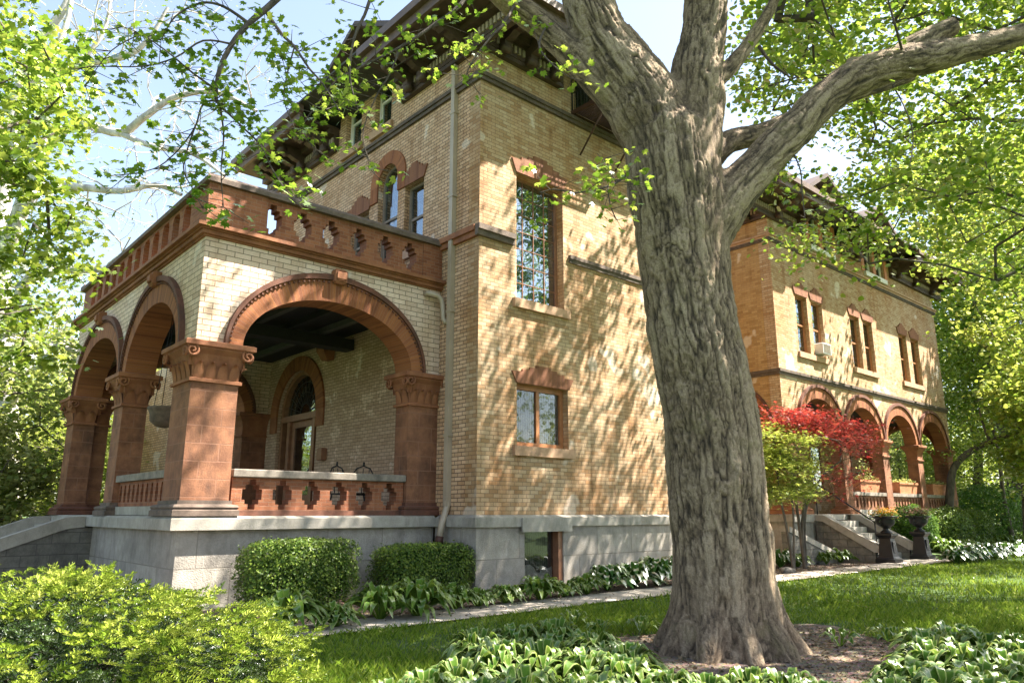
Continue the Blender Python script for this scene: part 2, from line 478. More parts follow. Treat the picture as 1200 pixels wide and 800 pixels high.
    def lathe(s, c, prof, n=20, smooth=True, flute=0.0):
        v = []; f = []
        for (r, z) in prof:
            for j in range(n):
                a = 2 * math.pi * j / n
                rr = r * (1 + flute * (1 if j % 2 else -1))
                v.append((c[0] + rr * math.cos(a), c[1] + rr * math.sin(a), c[2] + z))
        for i in range(len(prof) - 1):
            for j in range(n):
                a = i * n + j; b = i * n + (j + 1) % n
                f.append((a, b, b + n, a + n))
        f.append(tuple(reversed(range(n)))); f.append(tuple((len(prof) - 1) * n + j for j in range(n)))
        return s.add(v, f, None, smooth)
    def mesh(s, name, mat, uvscale=1.0, off=(0, 0, 0)):
        me = bpy.data.meshes.new(name)
        vs = s.v if off == (0, 0, 0) else [(a - off[0], b - off[1], c - off[2]) for a, b, c in s.v]
        me.from_pydata(vs, [], s.f)
        bm = bmesh.new(); bm.from_mesh(me)
        bm.faces.ensure_lookup_table()
        bmesh.ops.recalc_face_normals(bm, faces=bm.faces)
        ul = bm.loops.layers.uv.new('UVMap')
        for i, fc in enumerate(bm.faces):
            if i in s.uv:
                by = {vi: uvp for vi, uvp in zip(s.f[i], s.uv[i])}
                for lp in fc.loops: lp[ul].uv = by[lp.vert.index]
            else:
                nx, ny, nz = (abs(q) for q in fc.normal)
                for lp in fc.loops:
                    co = lp.vert.co
                    if nz > nx and nz > ny: lp[ul].uv = (co.x, co.y)
                    elif nx > ny: lp[ul].uv = (co.y, co.z)
                    else: lp[ul].uv = (co.x, co.z)
            if i in s.sm: fc.smooth = True
        bm.to_mesh(me); bm.free()
        me.materials.append(mat)
        return me
    def build(s, name, mat, parent=None, **kw):
        o = bpy.data.objects.new(name, s.mesh(name, mat, **kw))
        return link(o, parent)

def rect(u0, u1, v0, v1): return [(u0, v0), (u1, v0), (u1, v1), (u0, v1)]
def ell(c, zc, a, b, n=36, z0=None):
    p = [(c + a * math.cos(math.pi * i / n), zc + b * math.sin(math.pi * i / n)) for i in range(n + 1)]
    if z0 is not None: p = [(c + a, z0)] + p + [(c - a, z0)] if z0 < zc else p
    return p
def cross(c, zc, w_, h):
    a, b = w_ / 2, h / 2
    p = [(-.35, -1), (.35, -1), (.35, -.66), (.7, -.66), (.7, -.36), (1, -.36), (1, .36), (.7, .36), (.7, .66), (.35, .66), (.35, 1), (-.35, 1), (-.35, .66), (-.7, .66), (-.7, .36), (-1, .36), (-1, -.36), (-.7, -.36), (-.7, -.66), (-.35, -.66)]
    return [(c + x * a, zc + y * b) for x, y in p]

# ------------------------------------------------------------------ the mansion
HOUSE = empty('brick_mansion', (4.5, 5.0, 0), 'large buff brick mansion with red stone arcaded porches, bracketed eaves and grey plinth', 'house')
HOFF = (4.5, 5.0, 0)
def part(mb, name, mat, parent=None, label=None):
    """a part (or, with parent, a sub-part) of the mansion; vertices are written in world metres"""
    o = bpy.data.objects.new(name, mb.mesh(name, mat, off=HOFF))
    link(o, parent or HOUSE)
    if label: o['label'] = label
    return o

def stepped_lintel(plane, u0, u1, z0, h, d0, d1):
    """corbelled brick lintel, widening upwards, with a stepped top"""
    wd = u1 - u0; e = 0.13
    lp = [(u0, z0), (u1, z0), (u1 + e, z0 + h * 0.55), (u1 - wd * .10, z0 + h * 0.58), (u1 - wd * .10, z0 + h * .72), (u1 - wd * .24, z0 + h * .72), (u1 - wd * .24, z0 + h * .86),
          (u1 - wd * .36, z0 + h * .86), (u1 - wd * .36, z0 + h), (u0 + wd * .36, z0 + h), (u0 + wd * .36, z0 + h * .86), (u0 + wd * .24, z0 + h * .86), (u0 + wd * .24, z0 + h * .72),
          (u0 + wd * .10, z0 + h * .72), (u0 + wd * .10, z0 + h * .58), (u0 - e, z0 + h * .55)]
    return MB().slab(plane, [lp], d0, d1)

def bx(mb, plane, u0, u1, d0, d1, z0, z1):
    if plane == 'S': mb.box(u0, u1, d0, d1, z0, z1)
    else: mb.box(d0, d1, u0, u1, z0, z1)

def window(plane, base, u0, u1, z0, z1, set_back=0.14, fw=0.07, mat='frame', kind='sash', sill=True, lintel=0.0, back='dark',
           arch=0.0, sillmat='sill', lintmat='lintel', glass='glass', label=None, sub=True):
    """u0..u1, z0..z1: the hole in the wall; base: wall plane; the frame, its pane and what hangs behind, its sill and lintel"""
    s = base + set_back
    f = MB()
    um = (u0 + u1) / 2
    if arch:
        zs = z1
        f.ring(plane, um, zs, (u1 - u0) / 2 - fw, arch - fw, (u1 - u0) / 2, arch, s, s + .09, 20)
    else:
        bx(f, plane, u0 + fw, u1 - fw, s, s + .09, z1 - fw, z1)
    bx(f, plane, u0, u0 + fw, s, s + .09, z0, z1)
    bx(f, plane, u1 - fw, u1, s, s + .09, z0, z1)
    bx(f, plane, u0 + fw, u1 - fw, s, s + .09, z0, z0 + fw)
    zi0, zi1 = z0 + fw, z1 - (0 if arch else fw)
    if kind in ('sash', 'archsash'):
        zm = (z0 + z1 + arch) / 2 if kind == 'sash' else z0 + (z1 - z0) * .55
        bx(f, plane, u0 + fw, u1 - fw, s + .012, s + .08, zm - .03, zm + .03)
        # inner sash stiles
        for a, b in ((u0 + fw, u0 + fw + .04), (u1 - fw - .04, u1 - fw)):
            bx(f, plane, a, b, s + .02, s + .075, zi0, zm - .03)
    if kind == 'pair':
        bx(f, plane, um - .045, um + .045, s + .01, s + .085, zi0, zi1)
    if kind == 'lattice':
        for q in range(1, 4):
            uu = u0 + fw + (u1 - u0 - 2 * fw) * q / 4
            bx(f, plane, uu - .006, uu + .006, s + .03, s + .06, zi0, zi1)
        for q in range(1, 7):
            zz = zi0 + (zi1 - zi0) * q / 7
            bx(f, plane, u0 + fw, u1 - fw, s + .032, s + .058, zz - .006, zz + .006)
    fo = part(f, 'window', M[mat], label=label)
    g = MB()
    if arch:
        a_, b_ = (u1 - u0) / 2 - fw + .005, arch - fw + .005
        lp = [(um + a_ * math.cos(math.pi * i / 20), z1 + b_ * math.sin(math.pi * i / 20)) for i in range(21)] + [(u0 + fw - .005, z0 + fw - .005), (u1 - fw + .005, z0 + fw - .005)]
        g.slab(plane, [lp], s + .045, s + .05)
        bk = MB().slab(plane, [[(um + (x - um) * 1.08, z) for x, z in lp]], s + .2, s + .22)
    else:
        bx(g, plane, u0 + fw - .004, u1 - fw + .004, s + .045, s + .05, zi0 - .004, zi1 + .004)
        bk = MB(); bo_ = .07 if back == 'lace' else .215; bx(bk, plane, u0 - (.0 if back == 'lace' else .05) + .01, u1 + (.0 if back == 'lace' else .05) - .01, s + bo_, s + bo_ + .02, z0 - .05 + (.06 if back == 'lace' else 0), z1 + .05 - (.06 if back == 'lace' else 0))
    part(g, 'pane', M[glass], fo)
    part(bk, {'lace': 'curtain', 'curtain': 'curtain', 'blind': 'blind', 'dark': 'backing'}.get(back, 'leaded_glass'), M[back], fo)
    if sill:
        q = MB(); e = .12
        bx(q, plane, u0 - e, u1 + e, base - .09, base + set_back + .02, z0 - .2, z0 - .003)
        part(q, 'sill', M[sillmat], fo)
    if lintel:
        part(stepped_lintel(plane, u0 - .02, u1 + .02, z1 + .003, lintel, base - .035, base + set_back + .05), 'lintel', M[lintmat], fo)
    return fo

# --- tower block: x 0..9, y 0..10.1
T = 0.36
holes_S = [rect(1.04, 2.49, 5.93, 8.84), rect(1.04, 2.56, 2.82, 4.12), rect(3.0, 3.85, 11.15, 12.75), rect(4.05, 4.75, 11.15, 12.75)]
part(MB().slab('S', [[(0, 1.44), (6.6, 1.44), (6.6, 12.1), (5.05, 12.1), (5.05, 13.118), (2.7, 13.118), (2.7, 12.1), (0, 12.1)]] + holes_S, 0, T), 'wall', M['buff'], label='sunlit south wall of dappled buff brick')
def arch_loop(c, a, zs, b, z0, n=20):
    return [(c + a * math.cos(math.pi * i / n), zs + b * math.sin(math.pi * i / n)) for i in range(n + 1)] + [(c - a, z0), (c + a, z0)]
ZP = 6.22
holes_W = [rect(4.5, 5.45, 7.45, 9.08), arch_loop(3.62, .46, 9.55, .46, 7.45), rect(2.06, 2.86, 7.45, 9.14), rect(6.95, 7.75, 7.45, 9.6),
           rect(3.62, 4.42, 11.2, 12.95), rect(5.12, 5.95, 11.2, 12.95)]
part(MB().slab('W', [[(T, ZP), (10.1, ZP), (10.1, 12.1), (6.3, 12.1), (6.3, 13.5), (3.3, 13.5), (3.3, 12.1), (T, 12.1)]] + holes_W, 0, T), 'wall', M['pale'], label='shaded west wall of pale buff brick')
part(MB().slab('W', [[(T, 1.44), (1.8, 1.44), (1.8, ZP - .002), (T, ZP - .002)]], 0, T), 'wall', M['pale'])
part(MB().slab('W', [[(1.802, 1.44), (10.1, 1.44), (10.1, ZP - .002), (1.802, ZP - .002)], arch_loop(7.9, 1.2, 4.15, 1.2, 1.46)], 0, T), 'wall', M['porchwall'], label='porch back wall of peeling painted brick')
b = MB(); b.box(6.6 - T, 6.6, T, 10.1, 0, 12.1); b.box(T, 6.6 - T, 10.1 - T, 10.1, 0, 12.1)
part(b, 'wall', M['buff'])
# plinth and water table
part(MB().slab('S', [[(-.04, 0), (1.2, 0), (1.2, 1.215), (2.3, 1.215), (2.3, 0), (6.64, 0), (6.64, 1.22), (-.04, 1.22)]], -.05, T), 'plinth', M['plinth'])
b = MB(); b.box(-.05, T, T + .002, 1.25, 0, 1.22)
part(b, 'plinth', M['plinth'])
b = MB()
b.stack([(-.12, 6.72, -.13, .3, 1.222), (-.12, 6.72, -.13, .3, 1.40), (-.02, 6.72, -.02, .3, 1.45)])
b.stack([(-.12, .3, .302, 1.14, 1.222), (-.12, .3, .302, 1.14, 1.40), (-.02, .3, .302, 1.14, 1.45)])
b.box(1.05, 2.45, -.17, -.132, 1.12, 1.40)
part(b, 'water_table', M['grey'])
# basement window
f = MB(); f.box(1.2, 1.26, .06, .2, .02, 1.21); f.box(2.18, 2.3, -.02, .2, .02, 1.21); f.box(1.26, 2.18, .06, .2, 1.13, 1.21); f.box(1.26, 2.18, .06, .2, .02, .1)
fo = part(f, 'window', M['frame'], label='low basement window between the foundation plants')
part(MB().box(1.255, 2.185, .14, .145, .095, 1.135), 'pane', M['glassdim'], fo)
cv = MB(); n = 28; vs = []
for i in range(n + 1):
    u = i / n; x = 1.26 + .92 * u; y = .172 + .015 * math.sin(u * 40)
    top = .42 + .05 * math.sin(u * 3.1 * 2) - .1 * math.exp(-((u - .55) / .12) ** 2)
    vs += [(x, y, .1), (x, y, top)]
cv.add(vs, [(2 * i, 2 * i + 2, 2 * i + 3, 2 * i + 1) for i in range(n)])
part(cv, 'curtain', M['blind'], fo)
part(MB().box(1.265, 2.175, .2, .215, .1, 1.13), 'curtain', M['curtain'], fo)
# windows of the tower block
window('S', 0, 1.04, 2.49, 5.93, 8.84, .2, .06, 'frame', 'lattice', True, .55, 'leaded', sillmat='sill', glass='glass', label='tall leaded stair window on the sunlit south wall')
window('S', 0, 1.04, 2.56, 2.82, 4.12, .16, .10, 'frameorange', 'pair', True, .42, 'lace', glass='glassdim', label='square pair window with lace curtains')
window('S', 0, 3.0, 3.85, 11.15, 12.75, .1, .06, 'framedark', 'sash', False, 0, 'dark', label='attic window behind the fire escape')
window('S', 0, 4.05, 4.75, 11.15, 12.75, .1, .06, 'framedark', 'sash', False, 0, 'dark')
window('W', 0, 4.5, 5.45, 7.45, 9.08, .14, .07, 'framegrey', 'sash', True, .5, 'leadedgrey', glass='glassdark')
window('W', 0, 2.06, 2.86, 7.45, 9.14, .14, .06, 'framegrey', 'sash', True, .5, 'leadedgrey', glass='glassdark')
window('W', 0, 6.95, 7.75, 7.45, 9.6, .14, .07, 'framegrey', 'sash', True, .42, 'blind', glass='glassdark')
wa = window('W', 0, 3.16, 4.08, 7.45, 9.55, .14, .07, 'framegrey', 'archsash', True, 0, 'leadedgrey', arch=.46, glass='glassdark', label='round arched window above the porch balcony')
h_ = MB().ring('W', 3.62, 9.55, .46, .46, .80, .80, -.04, .14, 24)
bx(h_, 'W', 2.82 + .01, 3.16 - .002, -.04, .12, 9.15, 9.55 - .002); bx(h_, 'W', 4.08 + .002, 4.42 - .01, -.04, .12, 9.15, 9.55 - .002)
part(h_, 'arch', M['soldier'], wa)
window('W', 0, 3.62, 4.42, 11.2, 12.95, .14, .07, 'framewhite', 'sash', True, 0, 'blind', glass='glassdark')
window('W', 0, 5.12, 5.95, 11.2, 12.95, .14, .07, 'framewhite', 'sash', True, 0, 'blind', glass='glassdark')
# string courses
b = MB()
def stringc(mb, u0, u1, plane, d, z0, z1, pr):
    bx(mb, plane, u0, u1, d - pr * .6, d + .02, z0, (z0 + z1) / 2)
    bx(mb, plane, u0, u1, d - pr, d + .02, (z0 + z1) / 2, z1)
stringc(b, -.1, 2.75, 'S', 0, 10.70, 10.88, .1); stringc(b, 2.752, 6.7, 'S', 0, 10.70, 10.88, .1)
stringc(b, .022, 10.1, 'W', 0, 10.70, 10.88, .1)
part(b, 'string_course', M['string'])
b = MB(); stringc(b, -.1, .93, 'S', 0, 7.08, 7.32, .13); part(b, 'string_course', M['coping'])
b = MB(); stringc(b, 2.66, 6.7, 'S', 0, 7.1, 7.28, .07); part(b, 'string_course', M['coping'])
b = MB(); stringc(b, .022, 1.28, 'W', 0, 7.08, 7.32, .13)
part(b, 'string_course', M['red'])

# --- eaves of a block: soffit, fascia, dentils and scroll brackets
def eave(segs, name='eave'):
    """segs: (plane, wall depth, u0, u1, return at u0?, return at u1?, outward sign is negative)"""
    for plane, d, u0, u1 in segs:
        so, fa, de, da = MB(), MB(), MB(), MB()
        o = 1.2
        bx(so, plane, u0, u1, d - o + .05, d - .02, 12.06, 12.14)
        bx(so, plane, u0, u1, d - .14, d - .003, 11.56, 12.058)          # frieze board
        bx(so, plane, u0 + .003, u1 - .003, d - .32, d - .142, 11.9, 12.055)
        bx(fa, plane, u0 - .02, u1 + .02, d - o - .03, d - o + .048, 11.98, 12.2)
        bx(fa, plane, u0 - .07, u1 + .07, d - o - .16, d - o + .048, 12.203, 12.4)
        bx(so, plane, u0 - .02, u1 + .02, d - .13, d + .0, 11.45, 11.55)
        n_ = int((u1 - u0) / .13)
        for i in range(n_):
            uu = u0 + .05 + i * .13
            bx(de, plane, uu, uu + .07, d - .185, d - .142, 11.66, 11.82)
        bx(da, plane, u0 + .01, u1 - .01, d - .16, d - .1405, 11.60, 11.88)
        part(so, 'eave', M['wood']); part(fa, 'fascia', M['woodlight']); part(de, 'dentil_course', M['dentil'])
def bracket(plane, d, u):
    pr = [(0, 0), (.12, -.02), (.2, .08), (.2, .2), (.34, .22), (.5, .3), (.62, .26), (.74, .32), (.78, .45), (.74, .56), (0, .56)]
    mb = MB()
    # profile in depth/height, extruded along the wall
    v = []
    for uu in (u - .1, u + .1):
        for x, z in pr:
            p = (uu, d - .143 - x, 11.49 + z) if plane == 'S' else (d - .143 - x, uu, 11.49 + z)
            v.append(p)
    n_ = len(pr)
    f = [tuple(range(n_)), tuple(reversed(range(n_, 2 * n_)))] + [(i, (i + 1) % n_, (i + 1) % n_ + n_, i + n_) for i in range(n_)]
    mb.add(v, f)
    for (x, z, r) in ((.72, .42, .11), (.12, .06, .09)):
        a = (u - .125, d - .143 - x, 11.49 + z) if plane == 'S' else (d - .143 - x, u - .125, 11.49 + z)
        c = (u + .125, a[1], a[2]) if plane == 'S' else (a[0], u + .125, a[2])
        mb.tube([a, c], r, 10)
    part(mb, 'bracket', M['wood'])
eave([('W', 0, -1.14, 3.05), ('W', 0, 6.35, 10.85), ('S', 0, .0, 2.45), ('S', 0, 5.15, 6.7)])
for u in (.45, 1.9, 2.5, 6.75, 7.15, 8.2, 8.6, 9.5, 9.9): bracket('W', 0, u)
for u in (.5, 1.3, 2.1, 5.6, 6.4): bracket('S', 0, u)
# roof: low hip on the eaves
b = MB()
b.stack([(-1.3, 6.9, -1.3, 10.9, 12.402), (-1.3, 6.9, -1.3, 10.9, 12.46), (2.4, 4.0, 3.5, 6.5, 14.0)])
part(b, 'roof', M['roof'])
# attic dormers with small gables
def dormer(plane, d, u0, u1, zt, rise=.75, e=.35):
    um = (u0 + u1) / 2
    g = MB()
    g.slab(plane, [[(u0, zt), (u1, zt), (um, zt + rise)]], d + .002, d + .3)
    go = part(g, 'dormer', M['buff' if plane == 'S' else 'pale'])
    r = MB()
    r.slab(plane, [[(u0 - e, zt - .14), (u0 - e, zt + .02), (um, zt + rise + .27), (u1 + e, zt + .02), (u1 + e, zt - .14), (um, zt + rise + .11)]], d - .55, d + 3.0)
    part(r, 'dormer_roof', M['wood'], go)
    c = MB(); c.slab(plane, [[(u0, 12.46), (u0, zt), (um, zt + rise - .05), (u1, zt), (u1, 12.46)]], d + T + .003, d + 3.2)
    part(c, 'dormer_side', M['wood'], go)
dormer('W', 0, 3.3, 6.3, 13.5)
dormer('S', 0, 2.7, 5.05, 13.12, .42, .62)

# --- downspouts
b = MB()
b.box(-.115, -.005, .80, .92, 1.62, 11.42)
b.tube([(-.06, .86, 1.72), (-.06, .86, 1.6), (-.2, .82, 1.28), (-.27, .8, 1.0)], .066, 8)
for z in (3.0, 5.6, 8.2, 10.2): b.box(-.125, -.002, .77, .95, z, z + .05)
ds = part(b, 'downspout', M['spout'])
part(MB().tube([(-.262, .803, 1.04), (-.285, .795, .9)], .082, 8), 'outlet', M['rust'], ds)
b = MB(); b.tube([(-.42, 1.29, 6.02), (-.42, 1.16, 6.02), (-.2, 1.14, 6.0), (-.11, 1.12, 5.93), (-.08, 1.11, 5.8), (-.08, 1.08, 5.5), (-.07, .98, 5.38)], .055, 10)
part(b, 'drain_elbow', M['spout'])

# --- fire escape on the south wall
b = MB()
for y in np.linspace(-.9, -.08, 16): b.box(2.86, 4.62, y - .013, y + .013, 10.99, 11.02)
for x in (2.84, 4.62): b.box(x, x + .05, -.95, 0, 10.93, 11.03)
b.box(2.84, 4.67, -.99, -.952, 10.93, 11.03); b.box(2.892, 4.615, -.06, -.003, 10.93, 10.985)
fe = part(b, 'fire_escape', M['rust'])
b = MB()
for x in (2.86, 4.64):
    for y in (-.95, -.5, -.03): b.tube([(x, y, 11.03), (x, y, 12.0)], .02, 6)
    for z in (11.5, 12.0): b.tube([(x, -.97, z), (x, -.01, z)], .016, 6)
    for y in np.linspace(-.87, -.1, 8): b.tube([(x, y, 11.03), (x, y, 12.0)], .009, 5)
for z in (11.5, 12.0): b.tube([(2.86, -.97, z), (4.64, -.97, z)], .016, 6)
for x in np.linspace(2.95, 4.55, 15): b.tube([(x, -.97, 11.03), (x, -.97, 12.0)], .009, 5)
part(b, 'railing', M['iron'], fe)
for x in (3.1, 4.4):
    part(MB().tube([(x, -.93, 10.95), (x, -.03, 9.94)], .025, 6), 'brace', M['rust'], fe)

# ------------------------------------------------------------------ west porch: x -5.03..0, y 1.3..10.3
X0, Y0, Y1 = -5.03, 1.3, 10.3
ZF, ZS = 1.43, 4.3
for q in ((X0, -.06, Y0, Y0 + .45), (X0, X0 + .45, Y0 + .452, 6.55), (X0, -.06, Y1 - .4, Y1)): part(MB().box(*q, 0, 1.22), 'plinth', M['plinth'])
b = MB()
b.stack([(X0 - .16, -.122, Y0 - .16, Y0 + .5, 1.222), (X0 - .16, -.122, Y0 - .16, Y0 + .5, 1.40), (X0 - .1, -.122, Y0 - .1, Y0 + .5, 1.44)])
b.stack([(X0 - .16, X0 + .5, Y0 + .502, 6.3, 1.222), (X0 - .16, X0 + .5, Y0 + .502, 6.3, 1.40), (X0 - .1, X0 + .5, Y0 + .502, 6.3, 1.44)])
b.stack([(X0 - .16, X0 + .5, 6.302, Y1 + .1, 1.222), (X0 - .16, X0 + .5, 6.302, Y1 + .1, 1.40), (X0 - .1, X0 + .5, 6.302, Y1 + .1, 1.44)])
part(b, 'coping', M['grey'])
part(MB().box(X0 + .502, -.05, Y0 + .502, Y1, 1.25, 1.425), 'porch_floor', M['grey'])
# spandrel walls with elliptical arches
SA = (-2.49, 1.76, 1.13)              # centre, half width, rise
W1 = (3.745, 1.545, 1.13); W2 = (7.77, 1.82, 1.13)
def dome(c, a, b_): return [(c + a * math.cos(math.pi * i / 36), ZS + b_ * math.sin(math.pi * i / 36)) for i in range(37)]
def spandrel(u0, u1, arches, zt):
    lp = [(u0, zt), (u0, ZS)]
    for c, a, b_ in arches: lp += list(reversed(dome(c, a + .12, b_ + .2)))
    lp += [(u1, ZS), (u1, zt)]
    return lp
ZT = 6.16
part(MB().slab('S', [spandrel(X0, 0 - .003, [SA], ZT)], Y0, Y0 + .5), 'wall', M['cream'], label='south spandrel of glazed cream brick over the wide arch')
part(MB().slab('W', [spandrel(Y0 + .502, Y1 - .502, [W1, W2], ZT)], X0, X0 + .5), 'wall', M['cream'], label='west spandrel of cream brick over two arches')
part(MB().slab('S', [spandrel(X0, -.003, [SA], ZT)], Y1 - .5, Y1), 'wall', M['cream'])
def arch_part(plane, c, a, b_, d0, d1, hood=True):
    o = part(MB().ring(plane, c, ZS + .003, a, b_, a + .285, b_ + .42, d0 - .05, d1 + .05, 44), 'arch', M['soldier'])
    h = MB().ring(plane, c, ZS + .003, a + .27, b_ + .425, a + .325, b_ + .53, d0 - .10, d0 + .03, 44)
    # small dentils on the hood moulding
    for i in range(1, 60):
        t = math.pi * i / 60
        u = c + (a + .24) * math.cos(t); z = ZS + (b_ + .385) * math.sin(t)
        bx(h, plane, u - .018, u + .018, d0 - .085, d0 - .052, z - .018, z + .018)
    part(h, 'hood_moulding', M['hood'], o)
    k = MB()
    if plane == 'S': k.bbox(c - .13, c + .13, d0 - .17, d0 + .05, ZS + b_ + .36, ZS + b_ + .66, .04); k.bbox(c - .1, c + .1, d0 - .21, d0 - .172, ZS + b_ + .42, ZS + b_ + .6, .03)
    else: k.bbox(d0 - .17, d0 + .05, c - .13, c + .13, ZS + b_ + .36, ZS + b_ + .66, .04); k.bbox(d0 - .21, d0 - .172, c - .1, c + .1, ZS + b_ + .42, ZS + b_ + .6, .03)
    part(k, 'keystone', M['red'], o)
arch_part('S', *SA, Y0, Y0 + .5)
arch_part('W', *W1, X0, X0 + .5)
arch_part('W', *W2, X0, X0 + .5)
arch_part('S', *SA, Y1 - .5, Y1)

def pier(x0, x1, y0, y1, z0=ZF, zc=3.62, zs=ZS, mat='redblock', fl=.17, detail=True, bmat='coping'):
    o = part(MB().box(x0, x1, y0, y1, z0 + .25, zc - .001), 'pier', M[mat])
    b = MB(); e = .14
    b.stack([(x0 - e, x1 + e, y0 - e, y1 + e, z0 + .012), (x0 - e, x1 + e, y0 - e, y1 + e, z0 + .10), (x0 - e * .8, x1 + e * .8, y0 - e * .8, y1 + e * .8, z0 + .115),
             (x0 - e * .95, x1 + e * .95, y0 - e * .95, y1 + e * .95, z0 + .15), (x0 - e * .8, x1 + e * .8, y0 - e * .8, y1 + e * .8, z0 + .185), (x0 - e * .3, x1 + e * .3, y0 - e * .3, y1 + e * .3, z0 + .2), (x0 - e * .3, x1 + e * .3, y0 - e * .3, y1 + e * .3, z0 + .26)])
    part(b, 'pier_base', M[bmat], o)
    c = MB(); h = zs - zc
    def lv(k, z): return (x0 - k, x1 + k, y0 - k, y1 + k, z)
    c.stack([lv(.045, zc), lv(.045, zc + .05), lv(.0, zc + .07), lv(.01, zc + h * .45), lv(fl * .45, zc + h * .68), lv(fl * .9, zc + h * .8), lv(fl * .9, zc + h * .83), lv(fl * 1.15, zc + h * .86), lv(fl * 1.15, zc + h * .97), lv(fl, zs - .003)])
    if detail:
        # acanthus leaves in two rows and corner volutes
        def leafb(px, py, nx, ny, z, hh, wd):
            tx, ty = -ny, nx
            v = []
            prof = [(0.0, 0.02, 1.0), (.35, .05, 1.0), (.7, .09, .8), (.95, .15, .45), (.9, .19, .25)]
            for (q, out, ww) in prof:
                for s_ in (-1, 0, 1):
                    oo = out * (1.0 if s_ == 0 else .55)
                    v.append((px + nx * oo + tx * s_ * wd * ww, py + ny * oo + ty * s_ * wd * ww, z + hh * q))
            f = []
            for i in range(len(prof) - 1):
                for j in range(2):
                    a = 3 * i + j
                    f.append((a, a + 1, a + 4, a + 3))
            c.add(v, f, None, True)
        for (ax, ay, bx_, by, nx, ny) in ((x0, y0, x1, y0, 0, -1), (x0, y1, x1, y1, 0, 1), (x0, y0, x0, y1, -1, 0), (x1, y0, x1, y1, 1, 0)):
            L = math.hypot(bx_ - ax, by - ay); m = max(2, int(round(L / .2)))
            for row in range(2):
                for i in range(m + row):
                    t = (i + (.5 if row == 0 else 0)) / m
                    leafb(ax + (bx_ - ax) * t, ay + (by - ay) * t, nx, ny, zc + .06 + row * h * .3, h * (.42 if row == 0 else .46), L / m * .42)
        for cx in (x0 - fl * .55, x1 + fl * .55):
            for cy in (y0 - fl * .55, y1 + fl * .55):
                for ax in (0, 1):
                    pts = []
                    for i in range(26):
                        t = i / 25 * 3.2 * math.pi; r = .115 * (1 - i / 30)
                        du, dz = r * math.cos(t + 1.2), r * math.sin(t + 1.2)
                        sx = 1 if cx > (x0 + x1) / 2 else -1; sy = 1 if cy > (y0 + y1) / 2 else -1
                        if ax == 0: pts.append((cx - sx * .02 + du * sx, cy + sy * (.055 + .02 * i / 25), zc + h * .72 + dz))
                        else: pts.append((cx + sx * (.055 + .02 * i / 25), cy - sy * .02 + du * sy, zc + h * .72 + dz))
                    c.tube(pts, [.026 - .008 * i / 25 for i in range(26)], 6)
    part(c, 'capital', M['red'], o)
    return o
pier(X0 - .02, X0 + .77, Y0 - .02, Y0 + .88)
pier(X0 - .01, X0 + .46, 5.3, 5.94)
pier(X0 - .01, X0 + .46, 9.58, Y1 + .01, bmat='hood')
pier(-.72, -.003, Y0 + .02, Y0 + .5, bmat='hood')
pier(X0 + .465, X0 + .83, Y1 - .5, Y1, detail=False, bmat='hood')
pier(-.72, -.003, Y1 - .5, Y1, detail=False, bmat='hood')
# lower balustrades
b = MB().slab('S', [rect(X0 + .85, -.74, ZF + .1, 2.08)] + [cross(-3.82 + .55 * i, 1.80, .35, .5) for i in range(6)], Y0 + .1, Y0 + .36)
bo = part(b, 'balustrade', M['redbrick'], label='low red brick balustrade with stepped cross openings')
part(MB().bbox(X0 + .84, -.735, Y0 + .02, Y0 + .44, 2.083, 2.22, .015), 'coping', M['railcap'], bo)
part(MB().box(X0 + .97, -.86, Y0 + .04, Y0 + .42, ZF + .012, ZF + .098), 'base_course', M['hood'], bo)
def slot(c, z0, z1, w0, w1):
    return [(c - w0, z0), (c + w0, z0), (c + w1, (z0 + z1) / 2), (c + w0 * .6, z1), (c - w0 * .6, z1), (c - w1, (z0 + z1) / 2)]
def slot_balustrade(plane, d0, d1, u0, u1, z0, z1, n_, mat, copmat, wide=1.0, zc=.13, label=None):
    st = (u1 - u0) / n_
    lp = [rect(u0, u1, z0, z1)] + [slot(u0 + st * (i + .5), z0 + .08, z1 - .06, .2 * st * wide, .30 * st * wide) for i in range(n_)]
    o = part(MB().slab(plane, lp, d0, d1), 'balustrade', M[mat], label=label)
    c = MB(); bx(c, plane, u0 - .003, u1 + .003, d0 - .08, d1 + .08, z1 + .003, z1 + zc)
    part(c, 'coping', M[copmat], o)
    c = MB(); bx(c, plane, u0, u1, d0 - .06, d1 + .04, z0 - .16, z0 - .003)
    part(c, 'base_course', M['grey'], o)
    return o
slot_balustrade('W', X0 + .1, X0 + .36, Y0 + .88, 5.28, ZF + .18, 2.08, 11, 'redbrick', 'railcap')
# upper cornice and roof balustrade
b = MB()
def corn(mb, levels):
    for (pr, z0, z1) in levels:
        mb.box(X0 - pr, -.002, Y0 - pr, Y0 + .3, z0, z1)
        mb.box(X0 - pr, X0 + .3, Y0 + .302, Y1 - .302, z0, z1)
        mb.box(X0 - pr, -.002, Y1 - .3, Y1 + pr, z0, z1)
corn(b, [(.04, 6.162, 6.19), (.09, 6.192, 6.26), (.13, 6.262, 6.29), (.2, 6.292, 6.36)])
part(b, 'cornice', M['red'])
ZB0, ZB1 = 6.363, 7.16
hol = [cross(float(at_y(u, 280, Y0)[0]), 6.78, .36, .58) for u in (318, 354, 388, 420.5, 452, 480.6)]
bo = part(MB().slab('S', [rect(X0 + .0, -.002, ZB0, ZB1)] + hol, Y0 + .0, Y0 + .26), 'balustrade', M['redbrick'], label='roof balustrade of red brick with stepped openings')
part(MB().stack([(X0 - .10, -.002, Y0 - .1, Y0 + .34, 7.163), (X0 - .10, -.002, Y0 - .1, Y0 + .34, 7.25), (X0 - .04, -.002, Y0 - .04, Y0 + .3, 7.32)]), 'coping', M['coping'], bo)
